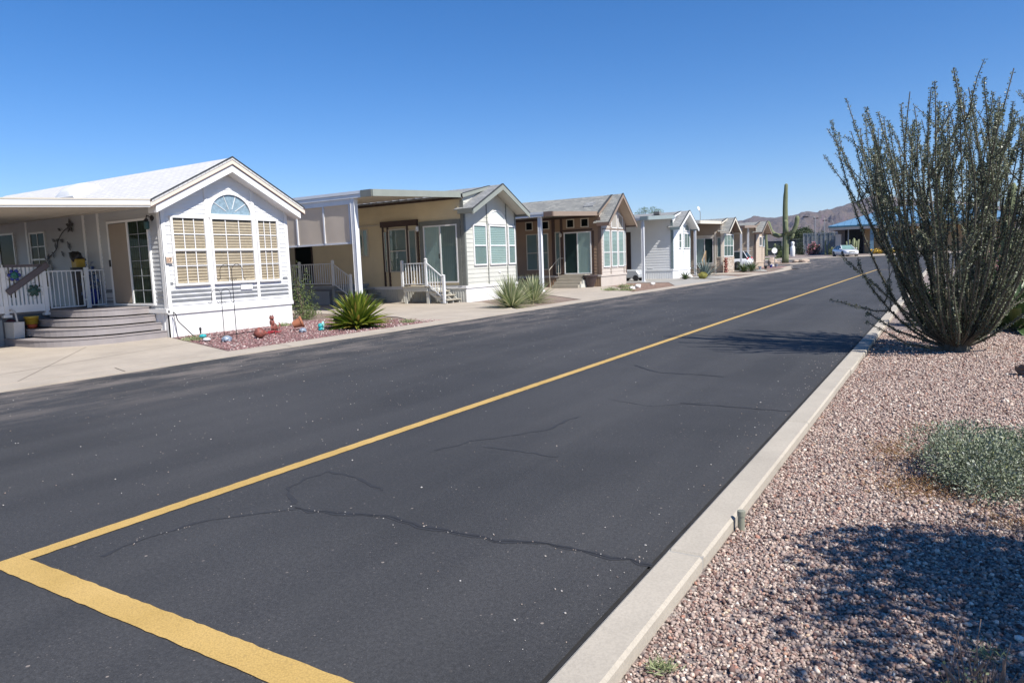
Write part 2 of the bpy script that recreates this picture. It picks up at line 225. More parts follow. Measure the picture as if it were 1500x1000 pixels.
# ------------------------------------------------------------------ mesh building
ORG={}
def org_of(o):
    while o.parent: o=o.parent
    return ORG.get(o.name,Vector((0,0,0)))
def tag(o,label=None,cat=None,group=None,kind=None):
    if label: o['label']=label
    if cat: o['category']=cat
    if group: o['group']=group
    if kind: o['kind']=kind
    return o
def thing(name,label,cat,loc,group=None):
    o=bpy.data.objects.new(name,None); COL.objects.link(o); o.location=loc; o.empty_display_size=.2; ORG[o.name]=Vector(loc)
    return tag(o,label,cat,group)
class MB:
    def __init__(s): s.v=[]; s.f=[]
    def add(s,vs,fs):
        b=len(s.v); s.v+=[tuple(p) for p in vs]; s.f+=[tuple(b+i for i in f) for f in fs]; return s
    def box(s,x0,x1,y0,y1,z0,z1):
        return s.add([(x0,y0,z0),(x1,y0,z0),(x1,y1,z0),(x0,y1,z0),(x0,y0,z1),(x1,y0,z1),(x1,y1,z1),(x0,y1,z1)],[(0,3,2,1),(4,5,6,7),(0,1,5,4),(1,2,6,5),(2,3,7,6),(3,0,4,7)])
    def face(s,pts): return s.add(pts,[tuple(range(len(pts)))])
    def prism(s,pts,ext):
        n=len(pts); e=Vector(ext); P=[Vector(p) for p in pts]; Q=[p+e for p in P]
        fs=[tuple(range(n))[::-1],tuple(range(n,2*n))]+[(i,(i+1)%n,n+(i+1)%n,n+i) for i in range(n)]
        return s.add(P+Q,fs)
    def bar(s,a,b,w,h,up=(0,0,1)):
        a=Vector(a); b=Vector(b); d=(b-a).normalized(); u=Vector(up)
        if abs(d.dot(u))>.95: u=Vector((1,0,0))
        x=d.cross(u).normalized(); y=x.cross(d).normalized()
        c=[a-x*w/2-y*h/2,a+x*w/2-y*h/2,a+x*w/2+y*h/2,a-x*w/2+y*h/2]
        return s.prism(c,b-a)
    def tube(s,path,rad,n=8,rib=0,amp=0,cap=True):
        P=[Vector(p) for p in path]; m=len(P)
        if not hasattr(rad,'__len__'): rad=[rad]*m
        T=[(P[min(i+1,m-1)]-P[max(i-1,0)]).normalized() for i in range(m)]
        u=T[0].orthogonal().normalized(); vs=[]
        for i in range(m):
            u=(u-T[i]*u.dot(T[i])).normalized(); w=T[i].cross(u)
            for k in range(n):
                a=2*math.pi*k/n; r=rad[i]*(1+amp*math.cos(rib*a) if rib else 1)
                vs.append(P[i]+(u*math.cos(a)+w*math.sin(a))*r)
        fs=[(i*n+k,i*n+(k+1)%n,(i+1)*n+(k+1)%n,(i+1)*n+k) for i in range(m-1) for k in range(n)]
        if cap: fs+=[tuple(range(n))[::-1],tuple((m-1)*n+k for k in range(n))]
        return s.add(vs,fs)
    def lathe(s,prof,c=(0,0,0),n=20,axis=(0,0,1),cap=True,sq=(1,1)):
        ax=Vector(axis).normalized(); u=ax.orthogonal().normalized(); w=ax.cross(u); c=Vector(c); vs=[]
        for r,z in prof:
            for k in range(n):
                a=2*math.pi*k/n; vs.append(c+ax*z+u*math.cos(a)*r*sq[0]+w*math.sin(a)*r*sq[1])
        m=len(prof); fs=[(i*n+k,i*n+(k+1)%n,(i+1)*n+(k+1)%n,(i+1)*n+k) for i in range(m-1) for k in range(n)]
        if cap: fs+=[tuple(range(n))[::-1],tuple((m-1)*n+k for k in range(n))]
        return s.add(vs,fs)
    def blob(s,c,r,seed=0,amp=.15,n=10,sq=(1,1,1)):
        rr=random.Random(seed); ph=[rr.uniform(0,6.28) for _ in range(6)]; vs=[]; c=Vector(c)
        for i in range(n+1):
            t=math.pi*i/n
            for k in range(2*n):
                p=math.pi*k/n; q=1+amp*(math.sin(2*t+ph[0])*math.cos(3*p+ph[1])+.6*math.sin(3*p+ph[2]+2*t)+.5*math.cos(5*t+ph[3]+2*p))*math.sin(t)
                vs.append(c+Vector((math.sin(t)*math.cos(p)*sq[0],math.sin(t)*math.sin(p)*sq[1],math.cos(t)*sq[2]))*r*q)
        w=2*n; return s.add(vs,[(i*w+k,i*w+(k+1)%w,(i+1)*w+(k+1)%w,(i+1)*w+k) for i in range(n) for k in range(w)])
    def build(s,name,mat,parent=None,smooth=False,bev=0):
        me=bpy.data.meshes.new(name); o0=org_of(parent) if parent else Vector((0,0,0))
        me.from_pydata([(p[0]-o0[0],p[1]-o0[1],p[2]-o0[2]) for p in s.v],[],s.f); me.validate(); me.update()
        me.materials.append(M_[mat] if isinstance(mat,str) else mat)
        o=bpy.data.objects.new(name,me); COL.objects.link(o); o.parent=parent
        if smooth:
            for p in me.polygons: p.use_smooth=True
        if bev:
            b=o.modifiers.new('bevel','BEVEL'); b.width=bev; b.segments=1; b.limit_method='ANGLE'; b.angle_limit=R(50)
        return o
    def single(s,name,mat,label,cat,base,group=None,smooth=False,bev=0,kind=None):
        o=bpy.data.objects.new('x',None); ORG['x']=Vector(base); COL.objects.link(o)
        r=s.build(name,mat,o,smooth,bev); r.parent=None; r.location=base; ORG[r.name]=Vector(base); bpy.data.objects.remove(o); return tag(r,label,cat,group,kind)
def npmesh(name,V,F,mat,parent=None,loc=None,smooth=False):
    me=bpy.data.meshes.new(name); V=np.asarray(V,np.float32); F=np.asarray(F,np.int32); k=F.shape[1]
    o0=org_of(parent) if parent else Vector((0,0,0)); V=V-np.array(o0 if loc is None else loc,np.float32)
    me.vertices.add(len(V)); me.vertices.foreach_set('co',V.ravel()); me.loops.add(F.size); me.loops.foreach_set('vertex_index',F.ravel())
    me.polygons.add(len(F)); me.polygons.foreach_set('loop_start',np.arange(0,F.size,k,dtype=np.int32)); me.polygons.foreach_set('loop_total',np.full(len(F),k,np.int32))
    if smooth: me.polygons.foreach_set('use_smooth',np.ones(len(F),bool))
    me.update(calc_edges=True); me.materials.append(M_[mat]); o=bpy.data.objects.new(name,me); COL.objects.link(o); o.parent=parent
    if loc is not None: o.location=loc
    return o
def leaves(C,size,D=None,aspect=.5,fold=.0):
    """one small kite-shaped leaf (quad) per centre; D = long axis, random if None"""
    n=len(C); 
    if D is None: D=RNG.normal(size=(n,3))
    D=D/np.linalg.norm(D,axis=1,keepdims=True); S=np.cross(D,RNG.normal(size=(n,3))); S/=np.linalg.norm(S,axis=1,keepdims=True)
    sz=size*RNG.uniform(.6,1.3,(n,1)); Nn=np.cross(D,S)
    a=C; b=C+D*sz*.5+S*sz*aspect*.5+Nn*sz*fold; c=C+D*sz; d=C+D*sz*.5-S*sz*aspect*.5+Nn*sz*fold
    V=np.stack([a,b,c,d],1).reshape(-1,3); return V,np.arange(4*n).reshape(n,4)
ICO=None
def stones(C,rad,name,mat,label=None,cat=None,kind=None,flat=.7):
    t=(1+5**.5)/2; I=np.array([(-1,t,0),(1,t,0),(-1,-t,0),(1,-t,0),(0,-1,t),(0,1,t),(0,-1,-t),(0,1,-t),(t,0,-1),(t,0,1),(-t,0,-1),(-t,0,1)])/math.sqrt(1+t*t)
    Fi=np.array([(0,11,5),(0,5,1),(0,1,7),(0,7,10),(0,10,11),(1,5,9),(5,11,4),(11,10,2),(10,7,6),(7,1,8),(3,9,4),(3,4,2),(3,2,6),(3,6,8),(3,8,9),(4,9,5),(2,4,11),(6,2,10),(8,6,7),(9,8,1)])
    n=len(C); P=I[None]*(RNG.uniform(.6,1.25,(n,12,1))); P*=RNG.uniform(.7,1.25,(n,1,3))*np.array([1,1,flat]); 
    Q=RNG.normal(size=(n,3,3)); Q,_=np.linalg.qr(Q*np.array([1,1,1.0])); tilt=RNG.uniform(size=n)<.6
    a=RNG.uniform(0,6.28,n); Z=np.zeros((n,3,3)); Z[:,0,0]=np.cos(a); Z[:,0,1]=-np.sin(a); Z[:,1,0]=np.sin(a); Z[:,1,1]=np.cos(a); Z[:,2,2]=1
    Q[tilt]=Z[tilt]; P=np.einsum('nij,nkj->nki',Q,P)*np.asarray(rad).reshape(n,1,1)+C[:,None,:]
    F=(Fi[None]+12*np.arange(n)[:,None,None]).reshape(-1,3)
    o=npmesh(name,P.reshape(-1,3),F,mat); return tag(o,label,cat,None,kind)
def gz(y): return .02*min(max(0,y-66),50)
# ------------------------------------------------------------------ wall frames
class Fr:
    """wall frame: u along the wall, z up, d outwards"""
    def __init__(s,kind,c): s.k=kind; s.c=c
    def p(s,u,z,d=0): return (s.c+d,u,z) if s.k=='F' else (u,s.c-d,z)     # F faces +X, S faces -Y
    def box(s,mb,u0,u1,z0,z1,d0,d1):
        if s.k=='F': mb.box(s.c+d0,s.c+d1,u0,u1,z0,z1)
        else: mb.box(u0,u1,s.c-d1,s.c-d0,z0,z1)
    def poly(s,mb,uz,d0,d1):
        mb.prism([s.p(u,z,d0) for u,z in uz],Vector(s.p(0,0,d1))-Vector(s.p(0,0,d0)))
def clipspan(top,z):
    """u range where a convex roofline (list of (u,z)) is above z"""
    us=[]
    for (a,za),(b,zb) in zip(top,top[1:]):
        if (za-z)*(zb-z)<0: us.append(a+(b-a)*(z-za)/(zb-za))
    if top[0][1]>=z: us.append(top[0][0])
    if top[-1][1]>=z: us.append(top[-1][0])
    return (min(us),max(us)) if len(us)>=2 else None
def lap(mb,fr,u0,u1,z0,top,pitch=.12,out=.016,base=0.0):
    if not isinstance(top,(list,tuple)): top=[(u0,top),(u1,top)]
    zmax=max(z for _,z in top); z=z0
    while z<zmax-.004:
        zt=min(z+pitch,zmax); a=clipspan(top,z+.0005); b=clipspan(top,zt-.0005)
        if a:
            if not b:
                m=sum(a)/2; b=(m,m)
            q=[fr.p(a[0],z,base+out),fr.p(a[1],z,base+out),fr.p(b[1],zt,base),fr.p(b[0],zt,base)]
            mb.face(q); mb.face([fr.p(a[0],z,base),fr.p(a[1],z,base),fr.p(a[1],z,base+out),fr.p(a[0],z,base+out)])
        z=zt
def ribs(mb,fr,u0,u1,z0,z1,step=.15,w=.05,d=.012):
    fr.box(mb,u0,u1,z0,z1,-.03,0); u=u0+.02
    while u+w<u1: fr.box(mb,u,u+w,z0+.003,z1-.003,0.0,d); u+=step
def window(parent,fr,u0,u1,z0,z1,fw=.05,mid=None,cols=1,rows=0,frame='frame',pane='glass',blind='blind_pale',blind_low=None,slat=False,depth=.055,muntin=None,name='window'):
    mb=MB()
    fr.box(mb,u0-fw,u0,z0-fw,z1+fw,.0,depth); fr.box(mb,u1,u1+fw,z0-fw,z1+fw,.0,depth)
    fr.box(mb,u0,u1,z0-fw,z0,.0,depth+.006); fr.box(mb,u0,u1,z1,z1+fw,.0,depth+.002)
    if mid: fr.box(mb,u0,u1,mid-.022,mid+.022,.012,depth-.004)
    for i in range(1,cols): 
        u=u0+(u1-u0)*i/cols; fr.box(mb,u-.02,u+.02,z0,z1,.012,depth-.007)
    o=mb.build(name,frame,parent)
    g=MB(); g.face([fr.p(u0,z0,.034),fr.p(u1,z0,.034),fr.p(u1,z1,.034),fr.p(u0,z1,.034)]); g.build('pane',pane,o)
    def blindmesh(a,b,mat):
        m=MB()
        if slat or (mat=='blind_pale' and b-a>.3):
            z=a+.01
            while z<b-.05: m.face([fr.p(u0,z,.0195),fr.p(u1,z,.0195),fr.p(u1,z+.052,.031),fr.p(u0,z+.052,.031)]); z+=.072
            m2=MB(); m2.face([fr.p(u0,a,.0175),fr.p(u1,a,.0175),fr.p(u1,b,.0175),fr.p(u0,b,.0175)]); m2.build('window_back','slat_gap' if slat else 'blind_grey',o)
        else: m.face([fr.p(u0,a,.0185),fr.p(u1,a,.0185),fr.p(u1,b,.0185),fr.p(u0,b,.0185)])
        m.build('blind',mat,o)
    if blind_low and mid: blindmesh(mid,z1,blind); blindmesh(z0,mid,blind_low)
    else: blindmesh(z0,z1,blind)
    if muntin:
        nc,zs=muntin; mm=MB()
        for i in range(1,nc): u=u0+(u1-u0)*i/nc; fr.box(mm,u-.011,u+.011,z0,z1,.037,.047)
        for z in zs: fr.box(mm,u0,u1,z-.011,z+.011,.0375,.0465)
        mm.build('muntin','frame' if frame=='frame' else frame,o)
    return o
def arch(parent,fr,u0,u1,z0,h,frame='frame',fill='lace',rays=5,fw=.05,depth=.05):
    n=18; c=(u0+u1)/2; w=(u1-u0)/2
    out=[(c-(w+fw)*math.cos(math.pi*i/n),z0+(h+fw)*math.sin(math.pi*i/n)) for i in range(n+1)]; inn=[(c-w*math.cos(math.pi*i/n),z0+h*math.sin(math.pi*i/n)) for i in range(n+1)]
    mb=MB()
    for i in range(n): fr.poly(mb,[out[i],out[i+1],inn[i+1],inn[i]],0,depth)
    fr.box(mb,u0-fw,u1+fw,z0-fw*1.6,z0,.0,depth+.004); o=mb.build('arched_window',frame,parent)
    g=MB(); g.face([fr.p(u,z,.02) for u,z in inn]); g.build('pane',fill,o)
    if rays:
        m=MB()
        for i in range(1,rays+1):
            a=math.pi*i/(rays+1); m.bar(fr.p(c-w*.28*math.cos(a),z0+h*.28*math.sin(a),.028),fr.p(c-w*.99*math.cos(a),z0+h*.99*math.sin(a),.028),.012,.012)
        m.build('muntin','lampgreen' if False else frame,o)
    return o
def slider(parent,fr,u0,u1,z0,z1,frame='frame',left='glass',right='glass',bl='blind_grey',br='blind_pale',handle=True,name='sliding_door'):
    um=(u0+u1)/2; mb=MB(); f=.055
    fr.box(mb,u0,u0+f,z0,z1,0,.06); fr.box(mb,u1-f,u1,z0,z1,0,.06); fr.box(mb,u0+f,u1-f,z1-f,z1,0,.062); fr.box(mb,u0+f,u1-f,z0,z0+f,0,.064); fr.box(mb,um-.03,um+.03,z0+f,z1-f,.01,.056)
    o=mb.build(name,frame,parent)
    for a,b,gm,bm in ((u0+f,um-.03,left,bl),(um+.03,u1-f,right,br)):
        g=MB(); g.face([fr.p(a,z0+f,.035),fr.p(b,z0+f,.035),fr.p(b,z1-f,.035),fr.p(a,z1-f,.035)]); g.build('pane',gm,o)
        m=MB(); u=a
        while u<b-.01: m.face([fr.p(u,z0+f,.018),fr.p(min(u+.09,b),z0+f,.024),fr.p(min(u+.09,b),z1-f,.024),fr.p(u,z1-f,.018)]); u+=.09
        m.build('curtain',bm,o)
    if handle:
        h=MB(); fr.box(h,um-.06,um-.025,z0+.95,z0+1.15,.057,.085); h.build('handle','black',o)
    return o
def gable_roof(name,parent,mat,x0,x1,ya,yr,yb,za,zr,zb,t=.07):
    mb=MB(); mb.prism([(x0,ya,za),(x0,yr,zr),(x0,yb,zb),(x0,yb,zb-t),(x0,yr,zr-t),(x0,ya,za-t)],(x1-x0,0,0)); return mb.build(name,mat,parent)
def rake(mb,x0,x1,ya,yr,yb,za,zr,zb,drop0,drop1):
    """sloped board along both rakes, from drop0 to drop1 under the roof line"""
    for y0,z0,y1,z1 in ((ya,za,yr,zr),(yr,zr,yb,zb)):
        mb.prism([(x0,y0,z0-drop0),(x0,y1,z1-drop0),(x0,y1,z1-drop1),(x0,y0,z0-drop1)],(x1-x0,0,0))
def rosette(mbname,mat,parent,c,n,L,W,e0,e1,curve=.3,seg=6,tip=.15,seed=0,fold=.25):
    r=random.Random(seed); V=[];F=[]
    for i in range(n):
        a=i*2.39996+r.uniform(-.2,.2); t=(i+.5)/n; e=e0+(e1-e0)*(t**.8)+r.uniform(-.12,.12); l=L*r.uniform(.8,1.1); w=W*r.uniform(.8,1.15)
        h=Vector((math.cos(a),math.sin(a),0)); s=Vector((-math.sin(a),math.cos(a),0)); p=Vector(c)+h*.03*r.random(); b=len(V); tw=r.uniform(-.3,.3)
        for k in range(seg+1):
            q=k/seg; el=e-curve*q*q*1.6*r.uniform(.9,1.1); d=h*math.cos(el)+Vector((0,0,1))*math.sin(el); up=(Vector((0,0,1))*math.cos(el)-h*math.sin(el))
            ww=w*(1-q)**.6*(.65+.9*q*(1-q)*2) if tip<.5 else w*(.5+q*(1-q)*2)*(1 if q<.95 else .2)
            V+=[p-s*ww/2+up*ww*fold,p-up*ww*fold*.2,p+s*ww/2+up*ww*fold]; p=p+d*l/seg
        for k in range(seg):
            for j in (0,1): F.append((b+k*3+j,b+k*3+j+1,b+k*3+j+4,b+k*3+j+3))
    return npmesh(mbname,[tuple(v) for v in V],F,mat,parent)
def shrub(name,label,cat,c,rad,h,nleaf,size,mat,group=None,flower=None,nfl=0,fsize=.06,aspect=.5,stem='bark',clumps=22,seed=1):
    rg=np.random.default_rng(seed); t=thing(name,label,cat,c,group); rad=(rad,rad) if not hasattr(rad,'__len__') else rad
    K=rg.normal(size=(clumps,3)); K/=np.linalg.norm(K,axis=1,keepdims=True); K[:,2]=np.abs(K[:,2]); K*=rg.uniform(.35,.85,(clumps,1)); cr=rg.uniform(.22,.42,clumps)
    idx=rg.integers(0,clumps,nleaf); d=rg.normal(size=(nleaf,3)); d/=np.linalg.norm(d,axis=1,keepdims=True); P=K[idx]+d*cr[idx][:,None]*rg.uniform(.3,1,(nleaf,1))**.5
    P[:,2]=np.abs(P[:,2])+.02; W=P*np.array([rad[0],rad[1],h])+np.array(c); D=d*np.array([1,1,1])+np.array([0,0,.5])+rg.normal(size=(nleaf,3))*.6
    V,F=leaves(W,size,D,aspect); npmesh('foliage',V,F,mat,t)
    mb=MB(); rr=random.Random(seed)
    for k in K[:10]: mb.tube([c,(c[0]+k[0]*rad[0]*.5,c[1]+k[1]*rad[1]*.5,c[2]+k[2]*h*.55),(c[0]+k[0]*rad[0],c[1]+k[1]*rad[1],c[2]+k[2]*h)],[.012*h+.004,.008*h+.003,.003],5)
    mb.build('stem',stem,t)
    if flower:
        i=rg.integers(0,nleaf,nfl); V,F=leaves(W[i]+d[i]*size*.7,fsize,None,.9); npmesh('blossom',V,F,flower,t)
    return t
def tree(name,label,c,trunk_h,cr,ch,nleaf,size,mat,group=None,seed=1,tr=.12,clumps=30,bark='bark'):
    rg=np.random.default_rng(seed); rr=random.Random(seed); t=thing(name,label,'tree',c,group); c=Vector(c)
    K=rg.normal(size=(clumps,3)); K/=np.linalg.norm(K,axis=1,keepdims=True); K*=rg.uniform(.35,.9,(clumps,1)); top=c+Vector((0,0,trunk_h))
    kc=[top+Vector((k[0]*cr,k[1]*cr,ch*.5+k[2]*ch*.5)) for k in K]; mb=MB(); mb.tube([c,c+Vector((rr.uniform(-.1,.1),rr.uniform(-.1,.1),trunk_h*.5)),top],[tr,tr*.85,tr*.7],8)
    for k in kc[:16]:
        m=top.lerp(k,.5)+Vector((0,0,-.08*ch)); mb.tube([top,m,k],[tr*.5,tr*.28,tr*.1],5)
    mb.build('trunk',bark,t); idx=rg.integers(0,clumps,nleaf); d=rg.normal(size=(nleaf,3)); d/=np.linalg.norm(d,axis=1,keepdims=True); crr=rg.uniform(.2,.36,clumps)
    W=np.array([tuple(k) for k in kc])[idx]+d*(crr[idx]*cr)[:,None]*rg.uniform(.2,1,(nleaf,1))**.5*np.array([1,1,.8]); V,F=leaves(W,size,None,.5); npmesh('crown',V,F,mat,t); return t
# ------------------------------------------------------------------ setting
def sheet(name,polys,mat,dz,thick=0,kind='structure',label=None,cat=None):
    mb=MB()
    for P in polys:
        top=[(x,y,gz(y)+dz) for x,y in P]
        if thick: mb.prism([(x,y,z-thick) for x,y,z in top],(0,0,thick))
        else: mb.face(top)
    o=mb.build(name,mat); o['kind']=kind
    if label: tag(o,label,cat)
    return o
def strips(x0,x1,y0,y1):
    ys=[y0]+[y for y in (66,116) if y0<y<y1]+[y1]
    return [[(x0,a),(x1,a),(x1,b),(x0,b)] for a,b in zip(ys,ys[1:])]
def setting():
    mb=MB(); xs=[-7000,-400,-60,-12,60,400,7000]; ys=[-200,-10,66,116,400,9000]
    vs=[(x,y,gz(y)-.05) for y in ys for x in xs]; n=len(xs)
    mb.add(vs,[(j*n+i,j*n+i+1,(j+1)*n+i+1,(j+1)*n+i) for j in range(len(ys)-1) for i in range(n-1)]); mb.build('ground','desert')['kind']='structure'
    sheet('road',strips(-10.9,-1.203,-9,66)+strips(-1.17,14,56,66)+strips(-60,30,66,97.5),'asphalt',0)
    sheet('left_yard_gravel',strips(-40,-11.5,-9,66),'tan_gravel',.004)
    sheet('gutter_strip',strips(-11.55,-10.88,-9,57)+[[(-11.55,57),(-10.88,57),(-11.6,66),(-12.3,66)],[(-12.3,66),(-11.6,66),(-12.7,70.9),(-13.4,70.9)]],'conc',.022,.05)
    # right bed
    sheet('gravel_bed',strips(-1.0,14,-3,56),'gravel',-.03)
    mb=MB(); y=-2.9
    while y<55.5:
        w=.0; yy=min(y+3.09,55.8)
        if 11.4<y+3<15.5: 
            for k in range(4): mb.box(-1.158+.01*(k%2),-.975+.015*((k+1)%2),y+.77*k+.012,y+.77*(k+1)-.012,-.09,.040-.006*(k%2))
        else: mb.box(-1.158+w,-.975+w,y+.006,yy-.006,-.09,.04)
        y=yy
    o=mb.build('kerb','kerb',bev=.014); o['kind']='structure'
    MB().box(-1.26,-1.15,-2.9,55.7,-.08,-.012).build('kerb_gap','tar')['kind']='structure'
    MB().box(-1.155,-.98,-2.9,55.7,-.09,.031).build('kerb_joint_filler','conc_grey')['kind']='structure'
    # yellow markings
    def line(name,pts,w):
        mb=MB()
        for a,b in zip(pts,pts[1:]):
            a=Vector(a);b=Vector(b);n=Vector((-(b-a).y,(b-a).x)).normalized()*w/2
            rj=random.Random(9); L=(b-a).length; m=int(min(L,14)/.045); pr=None
            for k in range(m+2):
                c=a.lerp(b,min(1,k*.045/L)) if k<=m else b; j1,j2=(rj.uniform(-.0035,.0035),rj.uniform(-.0035,.0035)) if k<=m else (0,0); nn=n.normalized()
                q=[c-n+nn*j1,c+n+nn*j2]
                if pr: mb.face([(pr[0].x,pr[0].y,.005),(q[0].x,q[0].y,.005),(q[1].x,q[1].y,.005),(pr[1].x,pr[1].y,.005)])
                pr=q
        mb.build(name,'line')['kind']='structure'
    line('yellow_line',[(-4.235,1.724),(-4.235,56.2)],.115)
    line('yellow_stall_bar',[(-4.2925,1.65),(-1.25,1.65)],.147)
    line('yellow_far_bar',[(-4.292,56.3),(-1.3,56.3)],.13)
    # cracks
    cr=[[(-3.51,2.96),(-3.29,2.98),(-3.1,3.02),(-2.87,3.07),(-2.65,3.06),(-2.41,3.07),(-2.21,3.07),(-2.08,3.07),(-1.92,3.1),(-1.78,3.15),(-1.65,3.13),(-1.5,3.15),(-1.32,3.17),(-1.19,3.15)],
        [(-3.48,2.93),(-3.64,2.79),(-3.77,2.59),(-3.85,2.37),(-3.92,2.16),(-3.85,1.93)],[(-3.54,2.97),(-3.84,3.21),(-3.93,3.42),(-3.9,3.62),(-3.58,3.58),(-3.21,3.45)],
        [(-3.49,4.42),(-3.42,4.81),(-3.22,5.03),(-3.01,5.38),(-2.97,5.99)],[(-3.24,4.65),(-2.88,4.69),(-2.5,4.68)],[(-3.69,9.21),(-3.21,8.73),(-2.75,8.71),(-2.31,8.64)],[(-2.27,6.96),(-1.72,6.92),(-1.22,6.95)],[(-3.06,6.85),(-2.47,6.7),(-2.02,7.06)],[(-8.09,27.4),(-5.78,24.25),(-3.34,21.04)],[(-9.5,9.5),(-8.4,10.3),(-7.3,10.6),(-6,12.5)],[(-10,13),(-8.7,15),(-8.1,18.6)]]
    wd=[.011,.006,.007,.006,.005,.010,.008,.010,.03,.014,.016]; mb=MB(); rr=random.Random(3); wide=MB()
    for ci,(p,w) in enumerate(zip(cr,wd)):
        thin=ci in (0,5,6,7,8,9,10)
        q=[]; 
        for a,b in zip(p,p[1:]):
            L=math.dist(a,b); n=max(2,int(L/.07))
            for k in range(n):
                X_=a[0]+(b[0]-a[0])*k/n; Y_=a[1]+(b[1]-a[1])*k/n; q.append((X_+.02*math.sin(Y_*9+ci)+.008*math.sin(X_*17)+rr.uniform(-1,1)*.014,Y_+.018*math.sin(X_*6+2*ci)+.006*math.sin(X_*23+1)+rr.uniform(-1,1)*.014))
        q.append(p[-1])
        for m,ww,z in (((mb,w,.0035),) if thin else ())+(((wide,w*6,.0018),) if ci<7 else ()):
            pr=None
            for k in range(len(q)):
                a=q[max(k-1,0)]; b=q[min(k+1,len(q)-1)]; n=Vector((-(b[1]-a[1]),b[0]-a[0])).normalized()*ww*rr.uniform(.2,1)/2
                c=[(q[k][0]-n.x,q[k][1]-n.y,z),(q[k][0]+n.x,q[k][1]+n.y,z)]
                if pr: m.face([pr[0],pr[1],c[1],c[0]])
                pr=c
    mb.build('road_crack','tar')['kind']='structure'
    M_['seal']=simple('crack_sealer',(.034,.035,.039),.75,.2,20,.3,150); wide.build('crack_sealer_band','seal')['kind']='structure'
    # loose chips of stone on the road, along the cracks and in sandy drifts
    C=[]
    for p in cr[:2]:
        for a,b in zip(p,p[1:]):
            for _ in range(4): t=rr.random(); C.append((a[0]+(b[0]-a[0])*t+rr.gauss(0,.02),a[1]+(b[1]-a[1])*t+rr.gauss(0,.02),.003))
    for _ in range(700): C.append((-10.85+abs(rr.gauss(0,1.6)),rr.uniform(3,40),.003))
    for _ in range(1500): C.append((rr.uniform(-10.5,-4.5),rr.uniform(1.5,20),.003))
    for _ in range(420): C.append((-1.22-abs(rr.gauss(0,.22)),rr.uniform(2,22),.003))
    for _ in range(160): C.append((rr.uniform(-4,-1.3),rr.uniform(2,14),.003))
    C=np.array(C); M_['chip']=island('road_chip',[(0,(.30,.22,.18)),(.6,(.48,.42,.37)),(1,(.65,.62,.58))],.9)
    stones(C,RNG.uniform(.0015,.0045,len(C))*RNG.choice([1,1,1.6],len(C))*(1+.03*C[:,1]),'loose_chips','chip','small pale stone chips scattered over the dark asphalt','stone chips','stuff',.5)
    # gravel stones in the wedge of the right bed, down to the kerb
    n=215000; Y=1.3+(RNG.uniform(size=n)**1.25)*13.5; X=RNG.uniform(size=n)*(2.35+.085*Y-.0)-.965; k=(X<.35+.105*Y); X,Y=X[k],Y[k]
    r=RNG.uniform(.0042,.0092,len(X))*(1+.045*Y); r*=RNG.choice([.7,1,1,1.25,1.6],len(X),p=[.25,.3,.25,.15,.05])
    C=np.stack([X,Y,-.03+RNG.uniform(-.3,.9,len(X))*r],1); k=X-r>-.972; stones(C[k],r[k],'bed_gravel_stones','stone','loose pink grey gravel stones filling the bed right of the kerb','gravel','stuff')
    n=5200; Y=RNG.uniform(8.4,15.2,n); X=RNG.uniform(-15.6,-11.55,n); k=(Y>8.55+(-11.6-X)*.36)&(X+(Y*0)>-15.6); C=np.stack([X,Y,np.full(n,.02)],1)[k]
    stones(C,RNG.uniform(.012,.03,len(C)),'red_rock_stones','redstone','dark red crushed rock spread in the front bed of the white home','red rock','stuff')
    # beds and driveways on the left
    M_['bed3']=m_gravel('rust_gravel',[(0,(.40,.24,.17)),(.4,(.50,.33,.24)),(.7,(.36,.22,.16)),(1,(.55,.42,.32))],18,.8)
    sheet('red_rock_bed',[[(-15.75,10.0),(-11.55,8.5),(-11.55,14.4),(-13.5,14.9),(-17,14.6)]],'red_gravel',.012)
    sheet('driveway',[[(-11.5,-9),(-11.5,8.42),(-15.7,9.92),(-24,9.92),(-24,-9)],[(-11.5,14.75),(-12.2,14.75),(-13.8,15.9),(-16.5,16.5),(-27,17.3),(-27,22.4),(-15.1,22.3),(-11.5,18.95)],[(-11.5,23.6),(-15.9,28.2),(-26,29.5),(-26,34.8),(-15,34.6),(-11.5,28.6)],[(-11.5,51.2),(-15.8,53),(-26,53),(-26,57),(-14.8,57),(-11.5,54.5)]],'conc',.026,.05)
    sheet('grey_driveway',[[(-11.5,34.2),(-13.5,39),(-15.6,39.2),(-26,39.4),(-26,45.1),(-14.6,45.1),(-11.5,42.1)],[(-12,58),(-15.5,62),(-25,62),(-25,66),(-14,66)]],'conc_grey',.028,.05)
    jm=MB()
    for a,b in (((-15.7,8.0),(-11.6,4.9)),((-13.9,9.25),(-12.5,4.3)),((-11.56,6.3),(-10.9,6.1)),((-11.56,9.6),(-10.9,9.4)),((-11.56,12.7),(-10.9,12.5)),((-14.2,22.0),(-14.9,16.2))):
        d=(Vector(b)-Vector(a)).normalized(); nrm=Vector((-d.y,d.x))*.007; jm.face([(a[0]-nrm.x,a[1]-nrm.y,.0285),(b[0]-nrm.x,b[1]-nrm.y,.0285),(b[0]+nrm.x,b[1]+nrm.y,.0285),(a[0]+nrm.x,a[1]+nrm.y,.0285)])
    M_['joint']=simple('joint_dark',(.22,.19,.15),.9,.2); jm.build('driveway_joint','joint')['kind']='structure'
    sheet('planting_bed',[[(-11.6,29.2),(-14.9,34.7),(-15.7,38.4),(-13.4,38.8),(-11.6,34.4)]],'bed3',.012)
    sheet('white_rock_bed',[[(-11.6,43.2),(-14.7,46),(-15.2,50),(-13.4,50.2),(-11.6,47)]],'conc_grey',.016)
